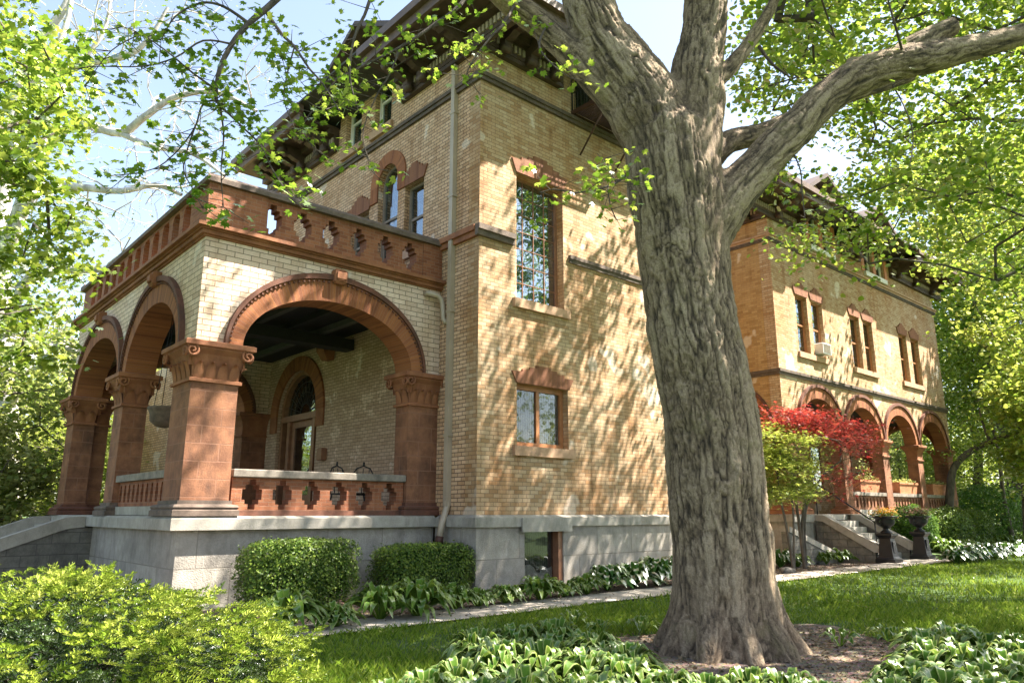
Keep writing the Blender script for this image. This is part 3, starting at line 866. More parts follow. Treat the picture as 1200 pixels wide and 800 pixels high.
for q in ((X0 - .03, X0 + 1.05), (-.5, -.002)): part(MB().box(*q, Y0 - .03, Y0 - .002, ZB0, ZB1), 'corner_block', M['redbrick'], bo)
st = .62
nW = int((Y1 - .5 - (Y0 + 1.0)) / st)
lp = [rect(Y0 + .262, Y1 - .262, ZB0, ZB1)]
for i in range(nW):
    c0 = Y0 + 1.15 + st * i
    lp.append([(c0 - .13, ZB0 + .06), (c0 + .13, ZB0 + .06), (c0 + .2, ZB0 + .2), (c0 + .2, ZB1 - .18), (c0 + .13, ZB1 - .06), (c0 - .13, ZB1 - .06), (c0 - .2, ZB1 - .18), (c0 - .2, ZB0 + .2)])
bo = part(MB().slab('W', lp, X0, X0 + .26), 'balustrade', M['redbrick'])
part(MB().stack([(X0 - .1, X0 + .34, Y0 + .342, Y1 - .3, 7.163), (X0 - .1, X0 + .34, Y0 + .342, Y1 - .3, 7.25), (X0 - .04, X0 + .3, Y0 + .342, Y1 - .3, 7.32)]), 'coping', M['coping'], bo)
bo = part(MB().box(X0, -.002, Y1 - .26, Y1, ZB0, ZB1), 'balustrade', M['redbrick'])
part(MB().box(X0 - .1, -.002, Y1 - .298, Y1 + .1, 7.163, 7.3), 'coping', M['coping'], bo)
# porch roof deck and dark boarded ceiling
part(MB().box(X0 + .302, -.003, Y0 + .302, Y1 - .302, 6.17, 6.3), 'roof_deck', M['roof'])
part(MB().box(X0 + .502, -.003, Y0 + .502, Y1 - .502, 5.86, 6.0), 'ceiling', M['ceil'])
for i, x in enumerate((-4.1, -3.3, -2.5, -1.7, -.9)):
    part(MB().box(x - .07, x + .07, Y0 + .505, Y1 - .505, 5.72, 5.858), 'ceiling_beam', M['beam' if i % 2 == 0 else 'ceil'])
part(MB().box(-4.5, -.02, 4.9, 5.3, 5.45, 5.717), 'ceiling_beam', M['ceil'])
part(MB().stack([(-.2, -.003, 5.95, 6.25, 5.36), (-.34, -.003, 5.9, 6.3, 5.6), (-.34, -.003, 5.9, 6.3, 5.716)]), 'corbel', M['red'])
# arched porch door
f = MB().ring('W', 7.9, 4.15, 1.08, 1.08, 1.2, 1.2, .1, .34, 30)
f.box(.1, .34, 6.7, 6.82, 1.44, 4.148); f.box(.1, .34, 8.98, 9.1, 1.44, 4.148)
f.box(.08, .34, 6.82, 8.98, 3.98, 4.148)
for y in (7.05, 8.55): f.box(.12, .32, y, y + .16, 1.44, 3.978)
dr = part(f, 'door', M['frame'], label='arched brown door with fan light at the back of the porch')
d_ = MB()
d_.slab('W', [rect(7.21, 8.55, 1.45, 3.97), rect(7.38, 8.38, 1.95, 3.8)], .2, .26)
part(d_, 'door_leaf', M['frame'], dr)
g = MB(); g.box(.225, .23, 7.37, 8.39, 1.94, 3.81)
part(g, 'pane', M['glass'], dr)
g = MB(); g.slab('W', [[(7.9 + 1.085 * math.cos(math.pi * i / 24), 4.14 + 1.085 * math.sin(math.pi * i / 24)) for i in range(25)]], .25, .255)
part(g, 'fan_light', M['glassdark'], dr)
g = MB()
for i in range(1, 12):
    t = math.pi * i / 12
    g.tube([(.24, 7.9 + .3 * math.cos(t), 4.16 + .3 * math.sin(t)), (.24, 7.9 + 1.08 * math.cos(t), 4.16 + 1.08 * math.sin(t))], .012, 5)
for r in (.3, .62, .9):
    g.tube([(.24, 7.9 + r * math.cos(math.pi * i / 20), 4.16 + r * math.sin(math.pi * i / 20)) for i in range(21)], .012, 5, caps=False)
part(g, 'fan_tracery', M['framedark'], dr)
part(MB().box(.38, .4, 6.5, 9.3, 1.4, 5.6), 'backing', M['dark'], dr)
part(MB().tube([(.12, 7.33, 2.5), (.14, 7.33, 2.5), (.16, 7.33, 2.62)], .025, 8), 'handle', M['iron'], dr)
part(MB().ring('W', 7.9, 4.15, 1.2, 1.2, 1.6, 1.6, -.06, .2, 40), 'arch', M['soldier'])
for q in ((6.3, 6.698), (9.102, 9.5)): part(MB().box(-.05, .1, *q, 3.7, 4.148), 'impost', M['red'])
part(MB().bbox(-.16, -.003, 6.05, 6.3, 2.78, 3.1, .02), 'mail_box', M['frame'])
# entrance steps to the west
b = MB()
nst = 8
for i in range(nst):
    z1 = 1.40 - (i + 1) * .172
    b.box(X0 - .17 - .33 * (i + 1), X0 - .17 - .33 * i, 6.87, 9.9, 0 if i == nst - 1 else z1 - .3, z1)
part(b, 'entrance_steps', M['grey'])
def cheek(yc0, yc1):
    xe = X0 - .17 - .33 * nst - .15
    q = MB(); q.slab('S', [[(X0 - .0, 0), (X0 - .0, 1.2), (X0 - .5, 1.16), (xe, .24), (xe, 0)]], yc0 + .05, yc1 - .05)
    o = part(q, 'step_cheek', M['rubble'])
    q = MB(); q.slab('S', [[(X0 - .165, 1.203), (X0 - .165, 1.42), (X0 - .52, 1.40), (xe - .1, .46), (xe - .1, .243), (xe, .243), (X0 - .5, 1.163)]], yc0, yc1)
    part(q, 'coping', M['grey'], o)
cheek(6.5, 6.85); cheek(9.92, 10.27)

# northern block behind the porch, lower wing to the north
for q in ((-1.6, 6.6, 12.6, 17), (.02, 6.58, 10.102, 12.598)): part(MB().box(*q, 0, 6.2), 'wall', M['pale'])
b = MB(); b.box(6.602, 13.49, 4.2, 10.0, 0, 9.9)
part(b, 'wall', M['buff'])
b = MB(); b.stack([(6.61, 13.48, 3.9, 10.4, 9.903), (6.61, 13.48, 3.9, 10.4, 10.1), (8, 12, 5.5, 9, 10.6)])
part(b, 'roof', M['roof'])

# ------------------------------------------------------------------ east wing: x 13.5..28.5, y 0.85..
XW0, XW1, YW = 13.5, 28.5, 0.85
ZSW = 4.25
AW = [(16.05, 1.42, 1.12), (19.5, 1.42, 1.12), (22.95, 1.42, 1.12), (26.4, 1.42, 1.12)]
hs = []
WN = [(15.0, 15.85), (16.15, 17.0), (19.25, 20.1), (20.42, 21.28), (23.9, 24.75), (25.2, 26.1)]
for a, c in WN: hs.append(rect(a, c, 6.92, 9.0))
DN = [(16.55, 17.25), (17.6, 18.3), (21.2, 21.95), (22.3, 23.1)]
for a, c in DN: hs.append(rect(a, c, 11.2, 12.7))
def spandw(u0, u1, arches, zt, zs):
    lp = [(u0, zt), (u0, zs)]
    for c, a, b_ in arches: lp += [(c + (a + .1) * math.cos(math.pi * (1 - i / 30)), zs + (b_ + .2) * math.sin(math.pi * i / 30)) for i in range(31)]
    return lp + [(u1, zs), (u1, zt)]
lp = spandw(XW0, XW1, AW, 12.1, ZSW)
lp = lp[:-1] + [(XW1, 12.1), (23.5, 12.1), (23.5, 13.2), (20.8, 13.2), (20.8, 12.1), (18.7, 12.1), (18.7, 13.2), (16.15, 13.2), (16.15, 12.1)]
part(MB().slab('S', [lp] + hs, YW, YW + .4), 'wall', M['buff'], label='sunlit south wall of the arcaded east wing')
part(MB().slab('W', [spandw(YW + .402, 10.0, [(2.5, 1.0, 1.0)], 12.1, ZSW)[:-2] + [(3.9, ZSW), (3.9, 0), (10.0, 0), (10.0, 12.1)]], XW0, XW0 + .4), 'wall', M['orange'], label='shaded buff west wall of the east wing, coloured with orange bounce light')
b = MB(); b.slab('W', [spandw(YW + .402, 4.6, [(2.7, 1.3, 1.1)], 12.1, ZSW)], XW1 - .4, XW1); b.box(XW1 - .4, XW1, 4.602, 11, 0, 12.1); b.box(XW0 + .402, XW1 - .402, 10.6, 11, 0, 12.1)
b.box(XW0 + .402, XW1 - .402, 4.6, 4.9, 0, 6.0)
part(b, 'wall', M['buff'])
for c, a, b_ in AW:
    o = part(MB().ring('S', c, ZSW + .003, a, b_, a + .25, b_ + .38, YW - .05, YW + .44, 32), 'arch', M['soldier'])
    part(MB().ring('S', c, ZSW + .003, a + .235, b_ + .385, a + .30, b_ + .5, YW - .10, YW + .03, 32), 'hood_moulding', M['hood'], o)
o = part(MB().ring('W', 2.5, ZSW + .003, 1.0, 1.0, 1.25, 1.35, XW0 - .05, XW0 + .44, 24), 'arch', M['soldier'])
part(MB().ring('W', 2.5, ZSW + .003, 1.24, 1.352, 1.3, 1.46, XW0 - .1, XW0 + .03, 24), 'hood_moulding', M['hood'], o)
part(MB().ring('W', 2.7, ZSW + .003, 1.3, 1.1, 1.6, 1.45, XW1 - .45, XW1 + .05, 24), 'arch', M['soldier'])
ZFW = 1.43
for (x0, x1, y0, y1) in ((XW0 + .01, 14.6, YW - .01, YW + .62), (17.5, 18.05, YW - .01, YW + .42), (20.95, 21.5, YW - .01, YW + .42), (24.4, 24.95, YW - .01, YW + .42), (27.85, XW1 + .01, YW - .01, YW + .6), (XW1 - .4, XW1 + .005, 4.1, 4.6), (XW0 + .01, XW0 + .4, 3.55, 3.898)):
    pier(x0, x1, y0, y1, ZFW, 3.6, ZSW, 'redblock', .14, False, 'red')
for (u0, u1) in ((18.07, 20.93), (21.52, 24.38), (24.97, 27.83)):
    slot_balustrade('S', YW + .08, YW + .3, u0, u1, ZFW + .17, 2.1, 10, 'redblock', 'railcap', 1.0)
slot_balustrade('W', XW1 - .32, XW1 - .1, YW + .62, 4.08, ZFW + .17, 2.1, 11, 'redblock', 'railcap')
b = MB(); b.box(XW0 + .02, XW1, YW, 4.6, 1.24, 1.425)
part(b, 'porch_floor', M['grey'])
b = MB(); b.box(XW0 - .02, XW1, YW - .03, YW + .3, 0, 1.2); b.box(XW0 - .02, XW0 + .3, YW + .302, 9, 0, 1.2)
part(b, 'plinth', M['plinth'])
for q in ((XW0 - .1, 14.75, YW - .12, YW + .2), (17.745, XW1 + .1, YW - .12, YW + .2), (XW0 - .1, XW0 + .2, YW + .202, 9)): part(MB().box(*q, 1.203, 1.428), 'coping', M['grey'])
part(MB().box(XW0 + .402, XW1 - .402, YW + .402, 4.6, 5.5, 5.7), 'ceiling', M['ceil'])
# door, bench and dark windows at the back of the wing porch
dr = part(MB().slab('S', [rect(15.3, 16.9, 1.44, 4.3), rect(15.42, 16.78, 1.5, 4.18)], 4.53, 4.6), 'door', M['frame'])
part(MB().box(15.43, 16.77, 4.56, 4.59, 1.5, 4.17), 'door_leaf', M['framedark'], dr)
for a in (19.0, 22.4, 25.4): window('S', 4.6, a, a + 1.1, 2.3, 4.4, -.09, .09, 'frame', 'sash', False, 0, 'dark')
# string courses
b = MB(); stringc(b, XW0 - .09, XW1 + .1, 'S', YW, 5.95, 6.14, .09)
stringc(b, YW + .022, 10, 'W', XW0, 5.95, 6.14, .09)
part(b, 'string_course', M['string'])
b = MB(); stringc(b, XW0 - .1, XW1 + .1, 'S', YW, 10.62, 10.73, .07); stringc(b, YW + .022, 10, 'W', XW0, 10.62, 10.73, .07)
part(b, 'string_course', M['string'])
b = MB(); stringc(b, XW0 - .12, XW1 + .12, 'S', YW, 10.733, 10.86, .13); stringc(b, YW + .022, 10, 'W', XW0, 10.733, 10.86, .13)
part(b, 'string_course', M['sill'])
for i, (a, c) in enumerate(WN):
    window('S', YW, a, c, 6.92, 9.0, .13, .08, 'frameorange', 'sash', False, .5, ('leadedgrey', 'blind', 'leadedgrey', 'blind', 'dark', 'leadedgrey')[i], glass='glassdark', lintmat='lintel')
for a, c in ((15.0, 17.0), (19.25, 21.28), (23.9, 26.1)): part(MB().box(a - .1, c + .1, YW - .08, YW + .1, 6.72, 6.915), 'sill', M['sill'])
for a, c in DN: window('S', YW, a, c, 11.2, 12.7, .1, .07, 'framewhite', 'sash', False, 0, 'blind', glass='glassdark')
for a, c in ((16.45, 18.4), (21.1, 23.2)): part(MB().box(a, c, YW - .1, YW + .1, 11.0, 11.195), 'sill', M['framewhite'])
for a, c in ((17.25, 17.6), (21.95, 22.3), (16.2, 16.55), (20.85, 21.2), (18.3, 18.65), (23.1, 23.45)): part(MB().box(a + .04, c - .04, YW - .03, YW + .1, 11.2, 13.0), 'pilaster', M['terra'])
eave([('S', YW, XW0 - 1.14, 16.0), ('S', YW, 18.85, 20.6), ('S', YW, 23.7, XW1 + .9), ('W', XW0, YW + .0, 9.0)])
for u in (13.9, 15.4, 19.3, 20.2, 24.2, 26.0, 28.0): bracket('S', YW, u)
for u in (1.5, 3.0, 4.5): bracket('W', XW0, u)
dormer('S', YW, 16.15, 18.7, 13.2); dormer('S', YW, 20.8, 23.5, 13.2)
b = MB(); b.stack([(XW0 - 1.3, XW1 + 1.2, YW - 1.3, 11.5, 12.402), (XW0 - 1.3, XW1 + 1.2, YW - 1.3, 11.5, 12.46), (17, 25, 4, 8, 14.2)])
part(b, 'roof', M['roof'])
# wing steps with cheek walls and a handrail
b = MB(); nst = 7
for i in range(nst):
    z1 = 1.42 - (i + 1) * .2
    b.box(15.12, 17.38, YW - .13 - .26 * (i + 1), YW - .13 - .26 * i, 0, z1)
part(b, 'entrance_steps', M['grey'])
def cheekS(x0, x1, yt, zt, ye, ze, mat='rubble'):
    q = MB(); q.slab('W', [[(yt, 0), (yt, zt - .2), (yt - .25, zt - .22), (ye, ze - .2), (ye, 0)]], x0 + .05, x1 - .05)
    o = part(q, 'step_cheek', M[mat])
    q = MB(); q.slab('W', [[(yt, zt - .197), (yt, zt), (yt - .3, zt - .02), (ye - .15, ze), (ye - .22, ze - .12), (ye - .15, ze - .2), (ye, ze - .197), (yt - .25, zt - .217)]], x0, x1)
    part(q, 'coping', M['grey'], o)
cheekS(14.78, 15.1, YW - .125, 1.428, -1.08, .5); cheekS(17.4, 17.72, YW - .125, 1.428, -1.08, .5)
q = MB(); q.slab('S', [[(11.2, .96), (11.2, 1.12), (14.4, .2), (14.4, .02)]], -.3, -.02)
part(q, 'ramp_coping', M['grey'])
q = MB(); q.slab('S', [[(11.2, 0), (11.2, .95), (14.35, .02), (14.35, 0)]], -.28, -.04)
part(q, 'ramp_wall', M['rubble'])
hr = MB(); hr.tube([(15.25, YW + .1, 2.42), (15.25, YW - .1, 2.4), (15.25, -1.05, 1.15), (15.25, -1.2, 1.08)], .025, 8)
for y, z0, z1 in ((YW, 1.43, 2.42), (-.98, 0, 1.19)): hr.tube([(15.25, y, z0), (15.25, y, z1)], .02, 8)
part(hr, 'handrail', M['iron'])

# ------------------------------------------------------------------ ground, path
def sheet(name, mat, loop, z):
    me = bpy.data.meshes.new(name)
    tri = tessellate_polygon([[Vector((p[0], p[1], 0)) for p in loop]])
    me.from_pydata([(p[0], p[1], z) for p in loop], [], [tuple(t) for t in tri])
    bm = bmesh.new(); bm.from_mesh(me)
    bmesh.ops.recalc_face_normals(bm, faces=bm.faces)
    for f in bm.faces:
        if f.normal.z < 0: f.normal_flip()
    bm.to_mesh(me); bm.free()
    me.materials.append(mat)
    o = bpy.data.objects.new(name, me); link(o); o['kind'] = 'structure'
    return o
k = NT('lawn_soil'); ps = k.pos()
a = k.noise(ps, .5, 6, .7); f_ = k.noise(ps, 18, 5, .7)
c = k.ramp(a.outputs[0], [(.3, (.035, .07, .014)), (.7, (.075, .135, .025))]).outputs[0]
c = k.mix(.6, c, k.ramp(f_.outputs[0], [(.3, (.45, .4, .3)), (.7, (1, 1, 1))]).outputs[0], 'MULTIPLY')
k.l(c, k.b.inputs['Base Color']); k.b.inputs['Roughness'].default_value = 1; k.bump(f_.outputs[0], .8, .03)
M['lawn'] = k.m
k = NT('mulch_soil'); ps = k.pos()
a = k.noise(ps, 1.4, 6, .7); f_ = k.noise(ps, 30, 6, .75); v = k.n('TexVoronoi'); v.inputs['Scale'].default_value = 28; k.l(ps, v.inputs['Vector'])
c = k.ramp(a.outputs[0], [(.3, (.15, .11, .08)), (.7, (.31, .235, .175))]).outputs[0]
c = k.mix(.75, c, k.ramp(f_.outputs[0], [(.32, (.25, .22, .2)), (.66, (1, 1, 1))]).outputs[0], 'MULTIPLY')
c = k.mix(.35, c, v.outputs['Color'], 'SOFT_LIGHT')
k.l(c, k.b.inputs['Base Color']); k.b.inputs['Roughness'].default_value = 1
hm = k.n('Math', operation='ADD'); k.l(f_.outputs[0], hm.inputs[0]); k.l(v.outputs['Distance'], hm.inputs[1]); k.bump(hm.outputs[0], 1.0, .03)
M['mulch'] = k.m
k = NT('concrete_path'); ps = k.pos()
a = k.noise(ps, 1.1, 6, .7); f_ = k.noise(ps, 60, 4, .7)
c = k.ramp(a.outputs[0], [(.3, (.38, .325, .27)), (.7, (.54, .475, .41))]).outputs[0]
c = k.mix(.5, c, k.ramp(f_.outputs[0], [(.3, (.55, .52, .5)), (.65, (1, 1, 1))]).outputs[0], 'MULTIPLY')
sx = k.n('SeparateXYZ'); k.l(ps, sx.inputs[0])
md = k.n('Math', operation='MODULO'); k.l(sx.outputs[0], md.inputs[0]); md.inputs[1].default_value = 1.25
ab = k.n('Math', operation='ABSOLUTE'); k.l(md.outputs[0], ab.inputs[0])
jr = k.ramp(ab.outputs[0], [(.012, (1, 1, 1)), (.022, (0, 0, 0))])
c = k.mix(jr.outputs[0], c, (.09, .08, .06))
k.l(c, k.b.inputs['Base Color']); k.b.inputs['Roughness'].default_value = .95; k.bump(f_.outputs[0], .6, .01)
M['path'] = k.m
sheet('ground', M['lawn'], [(-400, -400), (500, -400), (500, 500), (-400, 500)], 0)
sheet('soil_bed', M['mulch'], [(-12, -1.52), (15, -1.52), (15, -.2), (13.4, .9), (9, 0), (0, 0), (0, 1.2), (-5.2, 1.2), (-5.2, 6.4), (-12, 6.4)], .004)
# path: slightly wandering edges
def edge(y, x0, x1, n, amp):
    return [(x0 + (x1 - x0) * i / n, y + amp * math.sin(i * 1.7) + amp * .6 * math.sin(i * 4.1 + 1)) for i in range(n + 1)]
ln = edge(-2.5, -9, 45, 90, .02); up = edge(-1.5, -9, 45, 90, .02)
sheet('path', M['path'], ln + list(reversed(up)), .03)
sheet('path', M['path'], [(14.9, -1.5), (18.2, -1.5), (18.0, -1.27), (15.0, -1.27)], .028)
# bare mulch round the big tree
TB = at_z(853, 762)
mb_ = []
for i in range(48):
    t = 2 * math.pi * i / 48
    r = 2.0 * (1 + .12 * math.sin(3 * t + 1) + .08 * math.sin(7 * t))
    mb_.append((TB[0] + .1 + r * 1.1 * math.cos(t), TB[1] - .2 + r * .85 * math.sin(t)))
BED = mb_
sheet('soil_bed', M['mulch'], mb_, .006)

# ------------------------------------------------------------------ noise for modelling
_perm = np.random.default_rng(3).integers(0, 2 ** 31, 4096)
def vnoise(P):
    P = np.asarray(P, np.float64)
    i = np.floor(P).astype(np.int64); f = P - i
    f = f * f * (3 - 2 * f)
    def h(a, b, c): return (_perm[(_perm[(_perm[a & 4095] + b) & 4095] + c) & 4095] & 65535) / 65535.0
    x, y, z = i.T; u, v, w_ = f.T
    r = 0
    for dx in (0, 1):
        for dy in (0, 1):
            for dz in (0, 1):
                r = r + h(x + dx, y + dy, z + dz) * (u if dx else 1 - u) * (v if dy else 1 - v) * (w_ if dz else 1 - w_)
    return r
def fbm(P, o=4):
    r = 0; a = .5
    for i in range(o):
        r = r + a * vnoise(P * 2 ** i + 17.3 * i); a *= .5
    return r
def smoothpath(pts, rad, n=6):
    """Catmull-Rom through the points"""
    P = [np.array(p, float) for p in pts]
    out, rr = [], []
    for i in range(len(P) - 1):
        p0 = P[max(i - 1, 0)]; p1 = P[i]; p2 = P[i + 1]; p3 = P[min(i + 2, len(P) - 1)]
        for j in range(n):
            t = j / n
            out.append(.5 * ((2 * p1) + (-p0 + p2) * t + (2 * p0 - 5 * p1 + 4 * p2 - p3) * t * t + (-p0 + 3 * p1 - 3 * p2 + p3) * t ** 3))
            rr.append(rad[i] + (rad[i + 1] - rad[i]) * t)
    out.append(P[-1]); rr.append(rad[-1])
    return out, rr

# bark
def bark_mat(name, dark, mid, light, moss):
    k = NT(name)
    ps = k.pos()
    a = k.noise(k.mapping(ps, (1, 1, .55)), 26, 8, .72)
    b = k.noise(k.mapping(ps, (1, 1, .8)), 75, 5, .7)
    ri = k.n('Attribute'); ri.attribute_name = 'ridge'
    s_ = k.n('Math', operation='MULTIPLY_ADD'); k.l(a.outputs[0], s_.inputs[0]); s_.inputs[1].default_value = .55; k.l(ri.outputs['Fac'], s_.inputs[2])
    sc = k.n('Math', operation='MULTIPLY'); k.l(s_.outputs[0], sc.inputs[0]); sc.inputs[1].default_value = .72
    c = k.ramp(sc.outputs[0], [(.22, dark), (.55, mid), (.95, light)]).outputs[0]
    c = k.mix(.6, c, k.ramp(b.outputs[0], [(.33, (.35, .32, .29)), (.66, (1, 1, 1))]).outputs[0], 'MULTIPLY')
    big = k.noise(ps, .9, 4, .6)
    c = k.mix(.5, c, k.ramp(big.outputs[0], [(.35, (.62, .56, .5)), (.65, (1, 1, 1))]).outputs[0], 'MULTIPLY')
    lc = k.noise(ps, 2.3, 6, .75)
    c = k.mix(k.ramp(lc.outputs[0], [(.56, (0, 0, 0)), (.7, (.5, .5, .5))]).outputs[0], c, moss)
    k.l(c, k.b.inputs['Base Color']); k.b.inputs['Roughness'].default_value = .95
    hm = k.n('Math', operation='ADD'); k.l(a.outputs[0], hm.inputs[0]); k.l(b.outputs[0], hm.inputs[1])
    k.bump(hm.outputs[0], 1.0, .02)
    return k.m
M['bark'] = bark_mat('maple_bark', (.045, .031, .02), (.245, .176, .112), (.50, .385, .26), (.2, .165, .07))
def simple_bark(name, lo, hi, scale=5):
    k = NT(name); ps = k.pos()
    a = k.noise(k.mapping(ps, (1, 1, .35)), scale, 6, .7)
    k.l(k.ramp(a.outputs[0], [(.35, lo), (.65, hi)]).outputs[0], k.b.inputs['Base Color']); k.b.inputs['Roughness'].default_value = .95
    k.bump(a.outputs[0], .8, .03)
    return k.m
M['twig'] = simple_bark('dark_twig_bark', (.04, .03, .024), (.11, .085, .065), 12)
M['bark_far'] = simple_bark('grey_brown_bark', (.05, .042, .034), (.15, .125, .1), 6)
M['syc'] = simple_bark('pale_sycamore_bark', (.26, .24, .2), (.62, .59, .53), 2.5)

def organic(name, chains, mat, parent, voxel=.022, ridge=.03, lump=.05, bumps=()):
    """chains: list of (points, radii): tubes fused into one surface, then furrowed like bark"""
    mb = MB()
    for p, r in chains: mb.tube(p, r, 20)
    me = mb.mesh(name, mat)
    tmp = bpy.data.objects.new(name, me); COL.objects.link(tmp)
    md = tmp.modifiers.new('r', 'REMESH'); md.mode = 'VOXEL'; md.voxel_size = voxel; md.use_smooth_shade = True
    sm = tmp.modifiers.new('s', 'SMOOTH'); sm.factor = .5; sm.iterations = 9
    dg = bpy.context.evaluated_depsgraph_get()
    out = bpy.data.meshes.new_from_object(tmp.evaluated_get(dg))
    COL.objects.unlink(tmp); bpy.data.objects.remove(tmp)
    n = len(out.vertices)
    V = np.empty(n * 3, np.float32); out.vertices.foreach_get('co', V); V = V.reshape(-1, 3).astype(np.float64)
    N = np.empty(n * 3, np.float32); out.vertices.foreach_get('normal', N); N = N.reshape(-1, 3)
    DS = np.full((len(chains), n), 9.0); CO = []
    for ci, (p, r) in enumerate(chains):
        P = np.array([tuple(q) for q in p]); s = 0
        t0 = P[1] - P[0]; t0 /= np.linalg.norm(t0)
        X = np.cross(t0, [.3, .9, .1]); X /= np.linalg.norm(X)
        bst = np.full(n, 1e9); bc = np.zeros((n, 3)); br_ = np.ones(n)
        for i in range(len(P) - 1):
            d = P[i + 1] - P[i]; L = np.linalg.norm(d); d = d / L
            X = X - d * (X @ d); X /= np.linalg.norm(X); Y = np.cross(d, X)
            q = V - P[i]; t = np.clip(q @ d, 0, L)
            off = q - t[:, None] * d
            rr = r[i] + (r[i + 1] - r[i]) * t / L
            dist = np.linalg.norm(off, axis=1) / rr
            m = dist < bst
            bst[m] = dist[m]
            bc[m] = np.stack([off @ X, off @ Y, s + t], 1)[m]; br_[m] = rr[m]
            s += L
        DS[ci] = bst; CO.append((bc, br_))
    W = np.exp(-np.clip(DS - DS.min(0), 0, 3) * 9); W /= W.sum(0)
    rid = np.zeros(n); sc = np.zeros(n)
    # plates parted by long narrow furrows
    for ci, (bc, br_) in enumerate(CO):
        m = np.where(W[ci] > .03)[0]
        b_ = bc[m]; v_ = V[m]
        q = b_ * np.array([1, 1, .11])
        wob = (fbm(v_ * 1.9, 3) - .5)[:, None] * np.array([.22, .22, 0]) + ci * 3.1
        n1 = fbm((q + wob) * 9, 4); n2 = fbm((b_ * np.array([1, 1, .2]) + wob) * 17 + 9, 3); n3 = fbm((b_ * np.array([1, 1, .45]) + wob) * 34 + 4, 2)
        g1 = np.clip(1 - np.abs(n1 - .47) / .075, 0, 1); g2 = np.clip(1 - np.abs(n2 - .46) / .07, 0, 1); g3 = np.clip(1 - np.abs(n3 - .38) / .09, 0, 1)
        f = np.maximum(np.maximum(g1, g2 * .75), g3 * .5)
        rid[m] += W[ci][m] * (f - .35 * (n1 - .47) * 3)
        sc[m] += W[ci][m] * np.clip(br_[m] / .4, .25, 1.0)
    d = -rid * ridge * sc * (.55 + .9 * fbm(V * 1.3 + 3, 2)) + (fbm(V * 2.4, 3) - .5) * lump * 2 * sc
    for bp, br, bh in bumps:                      # burls and old branch scars
        q = np.linalg.norm(V - np.array(bp), axis=1) / br
        d += bh * np.exp(-q * q * 1.5) - bh * 1.5 * np.exp(-q * q * 14)
    V2 = V + N * d[:, None]
    out.vertices.foreach_set('co', V2.astype(np.float32).ravel())
    a = out.attributes.new('ridge', 'FLOAT', 'POINT'); a.data.foreach_set('value', np.clip(1 - rid, 0, 1).astype(np.float32))
    out.polygons.foreach_set('use_smooth', np.ones(len(out.polygons), bool))
    out.update()
    out.materials.clear(); out.materials.append(mat)
    o = bpy.data.objects.new(name, out)
    return link(o, parent)

# ------------------------------------------------------------------ leaves
def tmpl_maple():
    pol = [(90, 1.0), (72, .55), (62, .62), (45, .95), (33, .58), (15, .78), (-3, .52), (-28, .55), (-55, .25)]
    pts = [(0, 0)] + [(r * math.cos(R(a)), r * math.sin(R(a))) for a, r in pol] + [(0, -.12)] + [(-r * math.cos(R(a)), r * math.sin(R(a))) for a, r in reversed(pol[1:])]
    v = [(x, y + .1, -.22 * (x * x + y * y) + .10 * abs(x)) for x, y in pts]
    n = len(v) - 1
    f = [(0, i, i % n + 1) for i in range(1, n + 1)]
    return np.array(v), np.array(f)
def tmpl_lobed():
    v = [(0, -.35, 0), (.5, -.1, -.06), (.42, .3, -.02), (0, .65, -.14), (-.42, .3, -.02), (-.5, -.1, -.06), (0, .1, .05)]
    f = [(6, i, (i + 1) % 6) for i in range(6)]
    return np.array(v, float), np.array(f)
def tmpl_oval():
    v = [(0, -.5, -.03), (.3, 0, .03), (0, .5, -.08), (-.3, 0, .03)]
    return np.array(v, float), np.array([(0, 1, 2), (0, 2, 3)])
def tmpl_star():
    v = [(0, 0, 0)]; f = []
    for i, a in enumerate((90, 40, 140, -15, 195)):
        l = (1, .9, .9, .65, .65)[i]; c, s = math.cos(R(a)), math.sin(R(a))
        b = len(v)
        v += [(c * l * .45 - s * .13, s * l * .45 + c * .13, -.03), (c * l * .45 + s * .13, s * l * .45 - c * .13, -.03), (c * l, s * l, -.18)]
        f += [(0, b + 1, b + 2), (0, b + 2, b)]
    return np.array(v, float), np.array(f)
TM = {'maple': tmpl_maple(), 'lobed': tmpl_lobed(), 'oval': tmpl_oval(), 'star': tmpl_star()}

def leaf_arrays(P, size, tmpl, up=.6, spread=1.0, rg=rng, droop=0.0, nrm=None):
    tv, tf = TM[tmpl]
    n = len(P)
    N = rg.normal(size=(n, 3)) * spread
    if nrm is not None: N = N + nrm
    N[:, 2] = np.abs(N[:, 2]) + up
    N /= np.linalg.norm(N, axis=1, keepdims=True)
    A = rg.normal(size=(n, 3)); A[:, 2] -= droop
    X = np.cross(A, N); X /= np.linalg.norm(X, axis=1, keepdims=True) + 1e-9
    Y = np.cross(N, X)
    s = (np.asarray(size) * rg.uniform(.7, 1.2, n))[:, None, None]
    V = P[:, None, :] + s * (tv[None, :, 0, None] * X[:, None] + tv[None, :, 1, None] * Y[:, None] + tv[None, :, 2, None] * N[:, None])
    F = tf[None] + (np.arange(n) * len(tv))[:, None, None]
    return V.reshape(-1, 3), F.reshape(-1, 3)
def leaf_obj(name, P, size, mat, tmpl, parent=None, off=(0, 0, 0), **kw):
    V, F = leaf_arrays(np.asarray(P), size, tmpl, **kw)
    o = bpy.data.objects.new(name, fast_mesh(name, V - np.array(off), F, mat))
    return link(o, parent)

